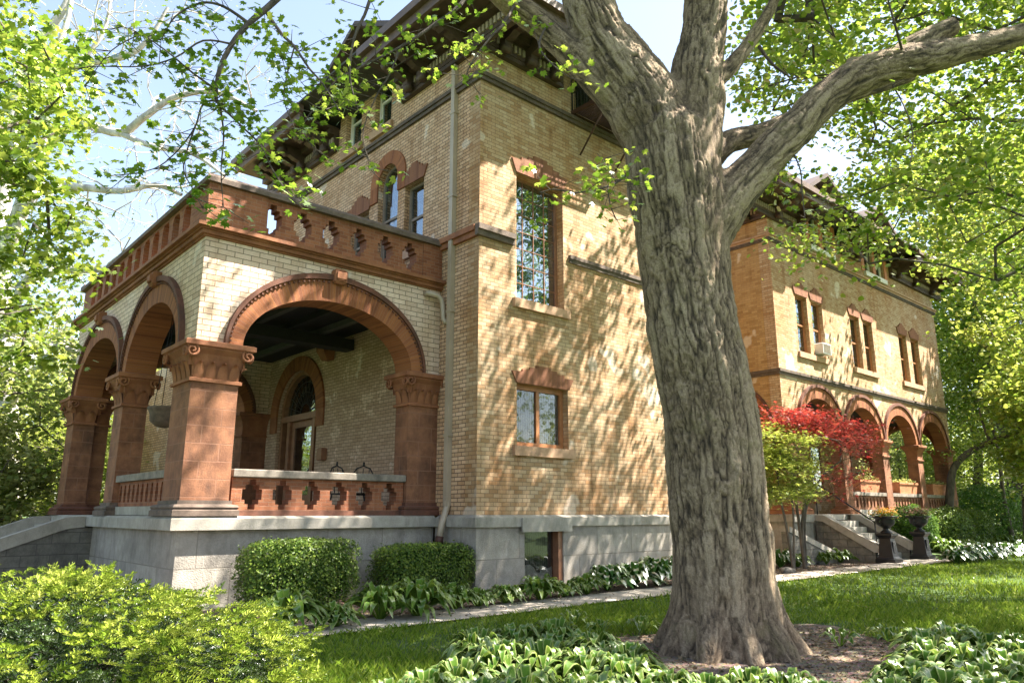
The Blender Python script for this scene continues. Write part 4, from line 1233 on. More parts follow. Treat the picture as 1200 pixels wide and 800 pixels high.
def grow(roots, targets, rg=rng, leaf_r=.012, jit=.12, expo=2.3, rmax=None):
    """join targets to a growing tree; returns tube chains (points, radii)"""
    nodes = [np.array(p, float) for p in roots]; par = [-1] * len(nodes)
    T_ = [np.array(t, float) for t in targets]
    order = sorted(range(len(T_)), key=lambda i: min(np.linalg.norm(T_[i] - r) for r in nodes[:len(roots)]))
    for i in order:
        A = np.array(nodes); d = np.linalg.norm(A - T_[i], axis=1)
        j = int(np.argmin(d + (A[:, 2] > T_[i][2] + .3) * .6))
        p = nodes[j]; L = d[j]
        m = max(1, int(L / .7))
        prev = j
        for q in range(1, m + 1):
            t = q / m
            pt = p + (T_[i] - p) * t
            if q < m: pt = pt + rg.normal(size=3) * jit * L / m * 1.3 + np.array([0, 0, .10 * L * math.sin(math.pi * t)])
            nodes.append(pt); par.append(prev); prev = len(nodes) - 1
    n = len(nodes)
    w_ = np.zeros(n); kids = [0] * n
    for i in range(n): 
        if par[i] >= 0: kids[par[i]] += 1
    for i in range(n - 1, -1, -1):
        if kids[i] == 0: w_[i] = leaf_r ** expo
        if par[i] >= 0: w_[par[i]] += w_[i]
    r = w_ ** (1 / expo)
    if rmax: r = np.minimum(r, rmax)
    mb = []
    for i in range(n):
        if par[i] >= 0: mb.append(([nodes[par[i]], nodes[i]], [max(r[i], r[i] * .5 + min(r[par[i]], r[i] * 1.4) * .5), r[i]]))
    return mb
def twigs(name, chains, mat, parent, n=5, off=(0, 0, 0)):
    """open tubes for many short segments, all in one mesh, quickly"""
    A = np.array([c[0][0] for c in chains]); B = np.array([c[0][1] for c in chains])
    ra = np.array([c[1][0] for c in chains]); rb = np.array([c[1][1] for c in chains])
    d = B - A; L = np.linalg.norm(d, axis=1, keepdims=True) + 1e-9; d = d / L
    B = B + d * np.minimum(rb[:, None] * .6, L * .2)
    X = np.cross(d, np.array([.31, .17, .93])); X /= np.linalg.norm(X, axis=1, keepdims=True) + 1e-9
    Y = np.cross(d, X)
    an = 2 * np.pi * np.arange(n) / n
    ca, sa = np.cos(an)[None, :, None], np.sin(an)[None, :, None]
    ringA = A[:, None] + ra[:, None, None] * (X[:, None] * ca + Y[:, None] * sa)
    ringB = B[:, None] + rb[:, None, None] * (X[:, None] * ca + Y[:, None] * sa)
    V = np.concatenate([ringA, ringB], 1).reshape(-1, 3) - np.array(off)
    j = np.arange(n); q = np.stack([j, (j + 1) % n, (j + 1) % n + n, j + n], 1)
    F = (q[None] + (np.arange(len(A)) * 2 * n)[:, None, None]).reshape(-1, 4)
    o = bpy.data.objects.new(name, fast_mesh(name, V, F, mat, smooth=True))
    return link(o, parent)

M['lf_maple'] = leaf_mat('maple_leaf', [(.065, .14, .012), (.105, .205, .018), (.155, .265, .024), (.21, .3, .035)], .5)
M['lf_maple_young'] = leaf_mat('young_maple_leaf', [(.085, .165, .015), (.14, .24, .022), (.21, .30, .035), (.29, .345, .06)], .5)
M['lf_right'] = leaf_mat('sunny_maple_leaf', [(.075, .15, .014), (.13, .22, .02), (.2, .28, .03), (.28, .33, .055)], .5)
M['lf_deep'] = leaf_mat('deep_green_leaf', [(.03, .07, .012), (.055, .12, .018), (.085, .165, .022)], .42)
M['lf_wood'] = leaf_mat('woodland_leaf', [(.08, .13, .02), (.14, .205, .035), (.22, .275, .06), (.32, .34, .11)], .45)
M['lf_pale'] = leaf_mat('pale_spring_leaf', [(.1, .14, .035), (.18, .22, .06), (.29, .31, .1), (.36, .36, .15)], .45)
M['lf_far'] = leaf_mat('backlit_far_leaf', [(.1, .17, .018), (.19, .26, .03), (.29, .34, .05), (.38, .4, .1)], .55)  # brighter copy of the sunny leaf: backlight is put into the colour
M['lf_yew'] = leaf_mat('yew_needle', [(.07, .13, .012), (.16, .23, .02), (.29, .36, .045), (.40, .45, .09)], .22, gloss=.02)
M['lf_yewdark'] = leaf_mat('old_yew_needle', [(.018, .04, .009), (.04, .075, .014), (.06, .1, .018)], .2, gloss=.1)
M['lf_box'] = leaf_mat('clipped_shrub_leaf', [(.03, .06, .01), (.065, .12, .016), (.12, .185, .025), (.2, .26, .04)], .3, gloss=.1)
M['lf_red'] = leaf_mat('red_maple_leaf', [(.10, .010, .012), (.24, .016, .017), (.42, .034, .028), (.52, .13, .07)], .45, tcol=(1, .5, .45))
M['lf_hosta'] = leaf_mat('hosta_leaf', [(.062, .135, .017), (.10, .185, .025), (.15, .235, .036)], .3, gloss=.02, margin=((.15, .22, .04), .95))
M['lf_hostavar'] = leaf_mat('pale_margined_hosta_leaf', [(.045, .115, .013), (.08, .16, .02), (.125, .21, .032)], .3, gloss=.02, margin=((.27, .33, .10), .82))
M['lf_hostadark'] = leaf_mat('green_hosta_leaf', [(.035, .095, .018), (.055, .13, .024), (.08, .165, .03)], .28, gloss=.06)

# ------------------------------------------------------------------ the big maple by the path
DT = float((at_z(853, 762) - CAMPOS) @ _H)
TREE = empty('maple_tree', tuple(at_z(853, 762)), 'huge old maple with furrowed grey bark, forking in front of the mansion', 'tree')
TOFF = tuple(TREE.location)
def chain(pts, dd=None, n=5):
    """pts: (u, v, half width in photo px[, distance])"""
    P, r = [], []
    for q in pts:
        d = q[3] if len(q) > 3 else DT
        P.append(at_d(q[0], q[1], d)); r.append(q[2] * .965 * m_per_px(q[0], q[1], d))
    return smoothpath(P, r, n)
trunk = [(852, 800, 84), (852, 762, 80), (850, 735, 71), (848, 690, 65), (846, 640, 61), (841, 600, 59.5), (834, 500, 58), (814, 400, 55.5), (805, 334, 54), (797, 270, 56), (789, 205, 60), (783, 165, 57), (782, 142, 44), (783, 122, 26), (784, 108, 8)]
CH = [chain(trunk)]
limbA = [(786, 185, 50), (757, 128, 49), (727, 80, 41), (703, 40, 34), (688, 0, 32), (672, -60, 29), (660, -140, 25, DT + .3), (655, -240, 19, DT + .6)]
limbB = [(765, 170, 22), (735, 130, 27), (688, 80, 21), (659, 52, 18.5), (630, 26, 17.5), (599, 3, 16.5, DT - .2), (560, -32, 15, DT - .5), (500, -80, 13, DT - .9), (420, -120, 10, DT - 1.3)]
limbC = [(806, 180, 44), (814, 125, 38), (817, 80, 33), (824, 40, 28), (828, 0, 26), (834, -70, 24), (830, -170, 20, DT + .3), (845, -280, 15, DT + .8)]
limbD = [(818, 275, 42), (856, 229, 30), (893, 190, 25), (930, 153, 23.5), (966, 117, 22.5), (1003, 92, 23), (1045, 76, 21), (1088, 68, 20), (1132, 58, 16.5), (1200, 40, 14), (1275, 14, 12), (1370, -30, 9)]
stub = [(1040, 74, 15), (1068, 56, 14.5), (1094, 41, 13), (1118, 31, 11.5)]
knot = [(1000, 95, 14), (1000, 76, 10), (1001, 70, 7)]
limbE = [(828, 190, 18, DT + .3), (855, 166, 14.5, DT + .5), (888, 158, 13.5, DT + .8), (918, 145, 12, DT + 1.1), (958, 124, 10, DT + 1.6), (1005, 110, 8, DT + 2.1), (1070, 90, 6, DT + 2.6)]
limbF = [(838, 96, 12, DT + .2), (860, 74, 10, DT + .4), (884, 42, 8.5, DT + .7), (904, 8, 7, DT + 1), (925, -40, 6, DT + 1.3)]
roots = []
for a, L, r0 in ((-2.8, 1.0, .17), (-2.1, .95, .19), (-1.5, 1.05, .15), (-.9, .98, .18), (-.2, 1.0, .17), (.4, .95, .18), (1.0, 1.0, .17), (1.9, 1.0, .19), (2.6, 1.0, .18)):
    c, s = math.cos(PSI - R(90) + a), math.sin(PSI - R(90) + a)
    b0 = np.array(TOFF)
    roots.append(smoothpath([b0 + np.array([c * .36, s * .36, .95]), b0 + np.array([c * .5, s * .5, .4]), b0 + np.array([c * .7, s * .7, .08]), b0 + np.array([c * L * .9, s * L * .9, -.15])], [.2, r0, r0 * .8, .08], 4))
limbF = [(822, 120, 14)] + limbF
CH += [chain(c) for c in (limbA, limbB, limbC, limbD, stub, knot, limbE, limbF)] + roots
tr = organic('trunk', CH, M['bark'], None, voxel=.018, ridge=.034, lump=.055, bumps=[(at_d(u, v, DT - .5), r, h) for u, v, r, h in ((846, 690, .13, .05), (765, 345, .2, .06), (800, 470, .16, .04), (868, 560, .15, .04), (812, 250, .22, .05), (822, 640, .12, .035), (770, 130, .2, .05))])
tr.parent = TREE
tr.data.transform(Matrix.Translation(-Vector(TOFF)))

# twigs that hang into view: photo-measured paths, real distances
def vpath(pts, r0, r1, n=4):
    P = [at_d(u, v, d) for u, v, d in pts]
    rr = np.linspace(r0, r1, len(P))
    P, rr = smoothpath(P, list(rr), n)
    return P, rr
VP = [
    ([(420, -120, DT - 1.3), (370, -45, 7.6), (322, 2, 7.4), (292, 28, 7.3), (272, 52, 7.2), (258, 80, 7.1), (253, 112, 7.1), (258, 124, 7.0)], .05, .016),
    ([(310, 12, 7.4), (330, 40, 7.3), (345, 55, 7.2), (362, 80, 7.1), (378, 98, 7.1), (398, 130, 7.0)], .022, .006),
    ([(292, 28, 7.3), (262, 8, 7.2), (235, 4, 7.1), (205, 20, 7.0), (190, 45, 7.0)], .02, .006),
    ([(258, 124, 7.0), (262, 160, 6.95), (259, 200, 6.9), (262, 243, 6.9)], .012, .004),
    ([(256, 118, 7.0), (238, 122, 6.95), (228, 150, 6.9), (205, 180, 6.9), (180, 198, 6.8), (145, 205, 6.8)], .012, .004),
    ([(253, 105, 7.1), (225, 85, 7.0), (195, 60, 6.9), (165, 40, 6.9), (140, 30, 6.8)], .013, .004),
    ([(272, 52, 7.2), (238, 48, 7.1), (205, 68, 7.0), (165, 78, 6.9), (110, 78, 6.8), (85, 82, 6.8)], .013, .004),
    ([(258, 124, 7.0), (285, 150, 6.9), (305, 170, 6.9), (320, 200, 6.8), (345, 240, 6.8)], .012, .004),
    ([(345, 55, 7.2), (336, 90, 7.1), (333, 118, 7.1), (345, 150, 7.0)], .010, .004),
    ([(228, 150, 6.9), (215, 195, 6.9), (225, 220, 6.9), (238, 245, 6.8)], .009, .004),
    ([(165, 40, 6.9), (130, 60, 6.8), (100, 100, 6.8)], .008, .003),
    ([(420, -120, DT - 1.3), (440, -40, 7.5), (430, 10, 7.4), (415, 45, 7.3), (410, 90, 7.3), (420, 130, 7.2)], .03, .006),
    ([(560, -32, DT - .5), (540, 5, 8.0), (505, 32, 7.9), (470, 55, 7.8), (430, 75, 7.7), (395, 92, 7.6), (350, 105, 7.5)], .03, .005),
    ([(605, 2, DT - .2), (590, 28, 8.2), (570, 50, 8.1), (552, 75, 8.0), (545, 92, 8.0)], .02, .005),
    ([(640, 30, DT - .1), (632, 55, 8.3), (650, 78, 8.2), (670, 92, 8.2)], .018, .005),
    ([(470, 55, 7.8), (455, 90, 7.7), (440, 115, 7.7), (425, 160, 7.6), (440, 205, 7.6)], .012, .004),
    ([(395, 92, 7.6), (370, 125, 7.5), (355, 150, 7.4), (370, 178, 7.4)], .01, .004),
    ([(735, 205, DT - .3), (722, 214, 8.2), (700, 222, 8.0), (672, 226, 7.9), (650, 222, 7.8), (632, 226, 7.8)], .016, .005),
    ([(712, 218, 8.1), (715, 240, 8.0), (722, 258, 8.0)], .008, .004),
    ([(722, 214, 8.2), (712, 196, 8.1), (700, 180, 8.0)], .008, .004),
    ([(1060, 70, DT), (1052, 40, 8.4), (1042, 5, 8.3), (1030, -40, 8.2)], .02, .01),
    ([(1046, 100, DT), (1062, 130, 8.4), (1070, 160, 8.3), (1066, 195, 8.2)], .012, .005),
    ([(930, 180, DT), (938, 200, 8.5), (940, 225, 8.5), (944, 262, 8.4)], .012, .005),
    ([(890, 55, DT + .7), (905, 75, 9.2), (925, 90, 9.2)], .03, .012),
]
LP, LPb = [], []
for pts, r0, r1 in VP:
    P, rr = vpath(pts, r0, r1); seg = []
    for i in range(len(P) - 1): seg.append(([P[i], P[i + 1]], [rr[i], rr[i + 1]]))
    young = pts[-1][0] > 350
    for i in range(len(P)):
        u, v, _ = project(P[i])
        if v[0] < -60: continue
        frac = i / len(P)
        if rng.random() < .45 + .5 * frac:
            for _q in range(rng.integers(1, 3)):
                # side twig with a spray of leaves at its end
                dr = rng.normal(size=3); dr[2] = dr[2] * .5 - .15; dr /= np.linalg.norm(dr)
                L = rng.uniform(.1, .42)
                e = P[i] + dr * L
                seg.append(([P[i], e], [.005, .0025]))
                for _r in range(rng.integers(4, 8)):
                    (LPb if young else LP).append(e + rng.normal(size=3) * np.array([.075, .075, .04]))
    twigs('branch', seg, M['twig'], TREE, 5, TOFF)
leaf_obj('foliage', LP, .062, M['lf_maple'], 'maple', TREE, TOFF, up=1.0, spread=.75, droop=.8)
leaf_obj('foliage', LPb, .062, M['lf_maple_young'], 'maple', TREE, TOFF, up=.9, spread=.8, droop=.8)

# crown above the picture: it throws the dappled shade
def crown_points(c, rad, ncl, keep=None, rg=rng, shell=.35):
    out = []
    while len(out) < ncl:
        p = rg.normal(size=3); p /= np.linalg.norm(p)
        p = p * (shell + (1 - shell) * rg.random() ** .6)
        q = np.array(c) + p * np.array(rad)
        if keep is None or keep(q): out.append(q)
    return out
def spray(cl, per, r, flat=.45, rg=rng):
    cl = np.array(cl)
    n = np.maximum(3, (per * rg.uniform(.4, 1.5, len(cl))).astype(int))
    idx = np.repeat(np.arange(len(cl)), n)
    rr = (r * rg.uniform(.6, 1.35, len(cl)))[idx][:, None]
    return cl[idx] + rg.normal(size=(len(idx), 3)) * np.array([1, 1, flat]) * rr
def clear_of_view(q):
    """the maple's own crown stays above the eaves line of sight"""
    u, v, f = project(q)
    if f[0] > .3 and -80 < u[0] < 1280 and v[0] > -90 and not (u[0] > 868 and v[0] < 130): return False
    t_ = (q[2] - .8) / SUN.z                      # mostly leaves the yew bush in the sun
    g = q - np.array(SUN) * t_
    return not (np.hypot(g[0] + 8.0, g[1] + 5.6) < 2.6 and rng.random() < .88) and not (np.hypot(g[0] + 3.6, g[1] + 7.0) < 1.9 and rng.random() < .6)
tops = [CH[i][0][-1] for i in (1, 2, 3, 4, 8)]
cl = crown_points(np.array(TOFF) + np.array([3.0, 1.0, 14.2]), (8.4, 6.0, 6.6), 215, clear_of_view)
twigs('branch', grow(tops + [at_d(1275, 14, DT), at_d(500, -80, DT - .9)], cl, leaf_r=.014, rmax=.14), M['twig'], TREE, 5, TOFF)
leaf_obj('foliage', spray(cl, 105, .43), .12, M['lf_maple_young'], 'lobed', TREE, TOFF, up=.8, spread=.8)

# ------------------------------------------------------------------ other trees
def tree(name, base, h, tr_r, crown_c, crown_r, ncl, per, clr, lsize, lmat, label, cat='tree', group=None, bark='bark_far', keep=None, tmpl='lobed', seed=1, shell=.3, first=.35, lean=(0, 0), leaf_r=.016, flat=.5, up=.6, spread=.9):
    rg = np.random.default_rng(seed)
    t = empty(name, tuple(base), label, cat, group)
    off = tuple(base)
    b = np.array(base, float)
    cc = np.array(crown_c, float)
    top = np.array([cc[0] + lean[0], cc[1] + lean[1], h])
    P, rr = smoothpath([b + [0, 0, -.2], b + [0, 0, .4], b + (cc - b) * .3 + rg.normal(size=3) * [.12, .12, 0], b + (cc - b) * .65 + rg.normal(size=3) * [.2, .2, 0], cc, cc * .4 + top * .6], [tr_r * 1.35, tr_r * 1.05, tr_r * .9, tr_r * .72, tr_r * .45, tr_r * .12], 5)
    twigs('trunk', [([P[i], P[i + 1]], [rr[i], rr[i + 1]]) for i in range(len(P) - 1)], M[bark], t, 10, off)
    cl = crown_points(cc, crown_r, ncl, keep, rg, shell)
    k0 = int(len(P) * first)
    twigs('limb', grow(P[k0:], cl, rg, leaf_r, rmax=tr_r * .5), M[bark], t, 5, off)
    leaf_obj('crown', spray(cl, per, clr, flat, rg), lsize, M[lmat], tmpl, t, off, up=up, spread=spread, rg=rg)
    return t
def place(u, d, z=0.0):
    """ground point seen under photo column u at distance d ahead"""
    p = at_d(u, 600, d); p[2] = z
    return p
def cpos(u, v, d): return at_d(u, v, d)
# tall maple to the right, its trunk out of the picture: sunny foliage top right, dapples on wall and lawn
def keepR(q):
    u, v, f = project(q)
    return f[0] > .3 and not (u[0] < 850) and not (v[0] > 330 - max(0, (950 - u[0])) * 1.2)
b_ = place(1420, 13.5)
tree('maple_tree', b_, 18, .38, b_ + np.array([-.6, 1.2, 11.0]), (6.3, 6.3, 6.8), 300, 130, .5, .12, 'lf_right', 'tall sunlit maple whose leafy boughs hang in at the upper right', keep=lambda q: keepR(q) or project(q)[1][0] < -60, seed=11, shell=.2)
b_ = place(1560, 8.0)
tree('maple_tree', b_, 17, .35, b_ + np.array([-.2, .4, 10.5]), (5.2, 5.2, 5.5), 50, 90, .45, .12, 'lf_right', 'maple beyond the right edge shading the lawn', keep=lambda q: project(q)[0][0] > 1290 or project(q)[1][0] < -60 or project(q)[2][0] < .5, seed=12)
# darker trunk at the right edge, further off
b_ = place(1192, 40)
tree('maple_tree', b_, 26, .62, b_ + np.array([.3, .3, 15]), (8.0, 8.0, 9.5), 200, 120, 1.0, .28, 'lf_right', 'dark trunked maple at the right edge beyond the lawn', seed=13, shell=.25, keep=lambda q: project(q)[0][0] > 1045 or project(q)[1][0] < 230)
b_ = place(1345, 24)
tree('maple_tree', b_, 18, .36, b_ + np.array([-1.6, .6, 10.8]), (5.6, 4.6, 5.6), 120, 110, .6, .17, 'lf_far', 'maple right of the lawn with boughs before the end of the wing roof', seed=15, shell=.25, keep=lambda q: (project(q)[0][0] > 1075 + max(0, project(q)[1][0] - 230) * .4 or project(q)[1][0] < 215))
b_ = place(1275, 31)
tree('maple_tree', b_, 10, .22, b_ + np.array([-.6, .3, 5.6]), (3.0, 3.0, 4.0), 90, 100, .5, .2, 'lf_far', 'low sunny maple by the right edge above the hedge', seed=16, shell=.25, keep=lambda q: project(q)[0][0] > 1125)
# left edge maple
b_ = place(-150, 10.5)
tree('maple_tree', b_, 13, .25, b_ + np.array([.0, .0, 6.3]), (3.3, 3.3, 5.2), 175, 105, .36, .095, 'lf_right', 'bright green maple at the left edge in front of the woods', tmpl='maple', seed=14, shell=.3, keep=lambda q: project(q)[0][0] < 80 + 14 * math.sin(q[2] * 2.5) and project(q)[1][0] < 420)

# bare pale sycamore behind the porch
SY = place(12, 24)
t = empty('sycamore_tree', tuple(SY), 'pale barked sycamore with nearly bare twisting limbs behind the porch', 'tree')
so_ = tuple(SY)
def ch2(pts): 
    P = [at_d(u, v, d) for u, v, w_, d in pts]; r = [w_ * .72 * m_per_px(u, v, d) for u, v, w_, d in pts]
    return smoothpath(P, r, 5)
SYC = [
    [(12, 640, 17, 24), (10, 500, 15, 24), (4, 400, 14, 24), (2, 300, 13, 24), (6, 200, 12, 24), (20, 120, 10, 24), (40, 60, 8, 24), (75, 10, 6, 24), (95, -40, 4, 24)],
    [(6, 200, 8, 24), (38, 95, 6.5, 23.5), (91, 77, 5.5, 23), (147, 66, 5, 23), (175, 45, 3.6, 23), (196, 10, 2.5, 23)],
    [(2, 300, 9, 24), (40, 200, 8, 23), (84, 147, 7.5, 23), (140, 156, 6.5, 22.5), (168, 138, 6, 22), (203, 115, 5, 22), (252, 108, 4, 22), (300, 130, 2.5, 22)],
    [(140, 156, 5, 22.5), (180, 172, 4.2, 22), (225, 180, 3.4, 22), (262, 205, 2.5, 22)],
    [(2, 320, 9, 24), (38, 229, 7, 23), (80, 219, 6.5, 22.5), (140, 224, 5, 22), (182, 217, 4, 22), (212, 228, 3, 22)],
    [(4, 400, 8, 24), (30, 330, 7, 23), (63, 318, 6.5, 22.5), (136, 314, 5.5, 22), (175, 300, 3.5, 22)],
    [(10, 480, 8, 24), (35, 424, 6.5, 23), (62, 405, 6, 22), (90, 412, 4, 22)],
    [(20, 120, 7, 24), (60, 70, 5.5, 24), (80, 20, 4, 24), (84, -20, 3, 24)],
    [(91, 77, 4, 23), (120, 40, 3, 23), (130, 0, 2, 23)],
]
chs = [ch2(c) for c in SYC]
sg = []
for P, rr in chs: sg += [([P[i], P[i + 1]], [rr[i], rr[i + 1]]) for i in range(len(P) - 1)]
twigs('trunk', sg[:40], M['syc'], t, 10, so_)
for P, rr in chs[1:]: twigs('limb', [([P[i], P[i + 1]], [rr[i], rr[i + 1]]) for i in range(len(P) - 1)], M['syc'], t, 9, so_)
rg = np.random.default_rng(5)
tw = []; ends = []
def sprout(p, d, L, r, lev):
    n_ = 3
    for i in range(n_):
        d = d + rg.normal(size=3) * .35; d /= np.linalg.norm(d)
        e = p + d * L / n_
        tw.append(([p, e], [r, r * .8])); p = e; r *= .8
        if lev > 0 and rg.random() < .75:
            dd = d + rg.normal(size=3) * .8; dd /= np.linalg.norm(dd)
            sprout(p, dd, L * .62, r * .7, lev - 1)
    ends.append(p)
for P, rr in chs[1:]:
    for i in range(4, len(P), 2):
        d = rg.normal(size=3); d[2] = abs(d[2]) * .6 + .1; d /= np.linalg.norm(d)
        sprout(P[i], d, rg.uniform(1.2, 2.6), .035, 2)
twigs('twig', tw, M['syc'], t, 4, so_)
en = np.array(ends); en = en[rg.random(len(en)) < .55]
leaf_obj('leaf_bud', np.repeat(en, 3, 0) + rg.normal(size=(len(en) * 3, 3)) * .12, .1, M['lf_pale'], 'oval', t, so_, rg=rg)

# woods left of and behind the mansion
def wood(spec, group):
    for i, (u, d, h, r, cz, mat, ncl, per, ls, lab, sd) in enumerate(spec):
        b = place(u, d)
        tree('broadleaf_tree', b, h, .1 + h * .013, b + np.array([0, 0, cz]), (r, r, (h - cz) * .98), ncl, per, r * .17, ls, mat, lab, group=group, seed=sd, shell=.25, tmpl='oval' if d > 24 else 'lobed', first=.2)
wood([
    (-60, 20, 7.5, 3.0, 3.6, 'lf_wood', 110, 90, .15, 'yellow green broadleaf tree low at the far left', 21),
    (60, 27, 9.5, 3.6, 4.6, 'lf_pale', 120, 95, .17, 'pale leaved tree directly behind the bare sycamore', 22),
    (150, 33, 10, 4.2, 4.8, 'lf_far', 130, 95, .2, 'rounded spring green tree seen through the porch arches', 23),
    (235, 40, 10, 4.5, 5.0, 'lf_wood', 120, 90, .22, 'leafy tree showing between the first two porch piers', 24),
    (-10, 38, 13, 5.0, 7, 'lf_pale', 130, 95, .24, 'tall pale tree rising behind the left woods', 25),
    (110, 46, 13, 5.5, 7, 'lf_pale', 130, 90, .27, 'tall hazy pale tree behind the porch roof', 26),
    (-45, 20, 4.2, 2.1, 2.0, 'lf_pale', 100, 85, .12, 'low bright bush tree left of the porch steps', 27),
    (85, 25, 4.8, 2.4, 2.2, 'lf_far', 100, 85, .14, 'bushy green tree just beyond the porch steps', 28),
    (-130, 30, 14, 5.5, 7, 'lf_wood', 130, 90, .24, 'big spring green tree outside the left edge', 29),
    (300, 50, 10, 5, 5, 'lf_wood', 110, 85, .28, 'distant tree behind the porch', 30),
], 'broadleaf trees in the woods behind the porch')
wood([
    (1150, 44, 15, 5.0, 8.0, 'lf_far', 130, 95, .26, 'yellow green tree right behind the end of the wing', 41),
    (1230, 40, 14, 5.0, 7.5, 'lf_far', 130, 95, .24, 'broad sunlit tree at the far right behind the hedge', 42),
    (1070, 60, 19, 6.0, 11, 'lf_far', 130, 90, .34, 'tall tree whose crown shows above the wing roof', 43),
    (1190, 58, 11, 5.0, 5, 'lf_pale', 120, 90, .3, 'pale lit tree low between the slender trunks', 44),
    (1120, 52, 9, 4.2, 4.2, 'lf_far', 110, 90, .28, 'green tree seen through the last wing arches', 45),
    (1290, 52, 16, 6, 8, 'lf_right', 120, 90, .3, 'tall tree outside the right edge', 46),
    (1060, 48, 7, 3.6, 3.4, 'lf_pale', 100, 85, .24, 'pale bushy tree glimpsed through the middle wing arches', 47),
    (1010, 62, 9, 5, 4.5, 'lf_wood', 110, 85, .3, 'far tree hidden behind the wing', 48),
], 'broadleaf trees beyond the east wing')
# trees across the lawn, out of the picture: the windows mirror them
for i, (x, y, lab) in enumerate(((17, -24, 'leafy tree across the lawn, mirrored in the window panes'), (25, -20, 'round leafy tree across the lawn on the right, outside the picture'), (12, -34, 'leafy tree behind the lawn at the viewer side'))):
    b_ = np.array([x, y, 0.0])
    tree('broadleaf_tree', b_, 11, .25, b_ + np.array([0, 0, 5.0]), (4.6, 4.6, 5.6), 90, 60, .8, .3, 'lf_wood', lab, group='trees across the lawn', seed=90 + i, tmpl='oval', first=.2)
# slender trunks and the leaning branch by the wing
for i, (u0, v0, u1, v1, d, w_, lab) in enumerate((
    (1182, 640, 1152, 470, 36, 2.6, 'slender leaning tree stem left of the two by the hedge'),
    (1199, 640, 1180, 440, 34, 3.2, 'slender straight tree stem at the right edge by the hedge'))):
    b = place(u0, d); e = at_d(u1, v1, d)
    tree('slender_tree', b, float(e[2]) + 3.0, w_ * m_per_px(u0, 600, d), e + np.array([0, 0, .5]), (2.2, 2.2, 1.8), 40, 60, .5, .17, 'lf_right', lab, group='slender trees by the far hedge', seed=60 + i, first=.6)
b = place(1110, 33)
P, rr = smoothpath([at_d(1112, 640, 33), at_d(1113, 585, 33), at_d(1118, 548, 33), at_d(1140, 527, 33), at_d(1170, 514, 32.5), at_d(1206, 500, 32), at_d(1250, 470, 32)], [.2, .17, .15, .13, .11, .08, .04], 5)
t = empty('leaning_tree', tuple(P[0]), 'dark crooked tree leaning right from the end of the wing', 'tree')
o_ = tuple(P[0])
twigs('trunk', [([P[i], P[i + 1]], [rr[i], rr[i + 1]]) for i in range(len(P) - 1)], M['bark_far'], t, 8, o_)
P2, r2 = smoothpath([at_d(1160, 517, 32.6), at_d(1150, 490, 33), at_d(1146, 460, 33.5)], [.07, .05, .02], 4)
twigs('limb', [([P2[i], P2[i + 1]], [r2[i], r2[i + 1]]) for i in range(len(P2) - 1)], M['bark_far'], t, 6, o_)
rg = np.random.default_rng(71)
cl = [np.array(P[int(i)]) + rg.normal(size=3) * [1.0, 1.0, .6] for i in rg.integers(14, len(P), 26)]
leaf_obj('crown', spray(cl, 45, .4, .5, rg), .17, M['lf_right'], 'oval', t, o_, rg=rg)

# ------------------------------------------------------------------ shrubs by the house
def shrub(name, c, r, h, n, size, mats, label, group=None, power=4.0, seed=1, rz=0.0, z0=.06, rough=.085):
    rg = np.random.default_rng(seed)
    t = empty(name, (c[0], c[1], 0), label, 'shrub', group)
    def shell(n_, lo, hi):
        d = rg.normal(size=(n_, 3)); d /= np.linalg.norm(d, axis=1, keepdims=True)
        k_ = (np.abs(d) ** power).sum(1) ** (-1 / power)
        s = rg.uniform(lo, hi, n_) ** .5
        p = d * (k_ * s)[:, None]
        nz = fbm(p * 2.6 + seed * 7, 3)[:, None]
        p = p * (1 + (nz - .47) * rough * 4)
        return p * np.array([r[0], r[1], h / 2]) + np.array([0, 0, h / 2 + z0]), d
    P, d = shell(n, .74, 1.05)
    stray = rg.random(n) < .05
    P[stray] = (P[stray] - [0, 0, h / 2]) * rg.uniform(1.02, 1.12, (stray.sum(), 1)) + [0, 0, h / 2]
    V, F = leaf_arrays(P, size, 'oval', up=.15, spread=.7, nrm=d * 1.0, rg=rg)
    cr, sr = math.cos(rz), math.sin(rz)
    Rm = np.array([[cr, -sr, 0], [sr, cr, 0], [0, 0, 1]])
    link(bpy.data.objects.new('foliage', fast_mesh('foliage', V @ Rm.T, F, M[mats[0]])), t)
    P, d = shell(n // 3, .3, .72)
    V, F = leaf_arrays(P, size * 1.8, 'oval', up=.1, spread=1, nrm=d, rg=rg)  # enlarged darker inner leaves, added to block light through the shrub
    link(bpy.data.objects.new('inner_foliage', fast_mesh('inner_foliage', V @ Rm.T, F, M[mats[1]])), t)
    sg = []
    for i in range(7):
        a = rg.uniform(0, 6.28); q = np.array([math.cos(a) * r[0] * .5, math.sin(a) * r[1] * .5, h * .7])
        sg += [([np.array([q[0] * .2, q[1] * .2, -.02]), q * .55], [.018, .013]), ([q * .55, q], [.013, .006])]
    twigs('stem', sg, M['twig'], t, 5)
    return t
def at_front(u0, u1, vtop, y, vb=None):
    a = at_y(u0, 660, y); b = at_y(u1, 660, y)
    top = at_y((u0 + u1) / 2, vtop, y)
    return (a[0] + b[0]) / 2, (b[0] - a[0]) / 2, float(top[2])
cx, rx, ht = at_front(290, 416, 629, .15)
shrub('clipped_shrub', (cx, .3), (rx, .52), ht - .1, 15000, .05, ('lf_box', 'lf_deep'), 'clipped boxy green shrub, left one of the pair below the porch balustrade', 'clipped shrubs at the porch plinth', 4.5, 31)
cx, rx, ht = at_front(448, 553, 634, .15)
shrub('clipped_shrub', (cx, .3), (rx, .5), ht - .1, 15000, .05, ('lf_box', 'lf_deep'), 'clipped boxy green shrub under the downspout outlet', 'clipped shrubs at the porch plinth', 5.0, 32)
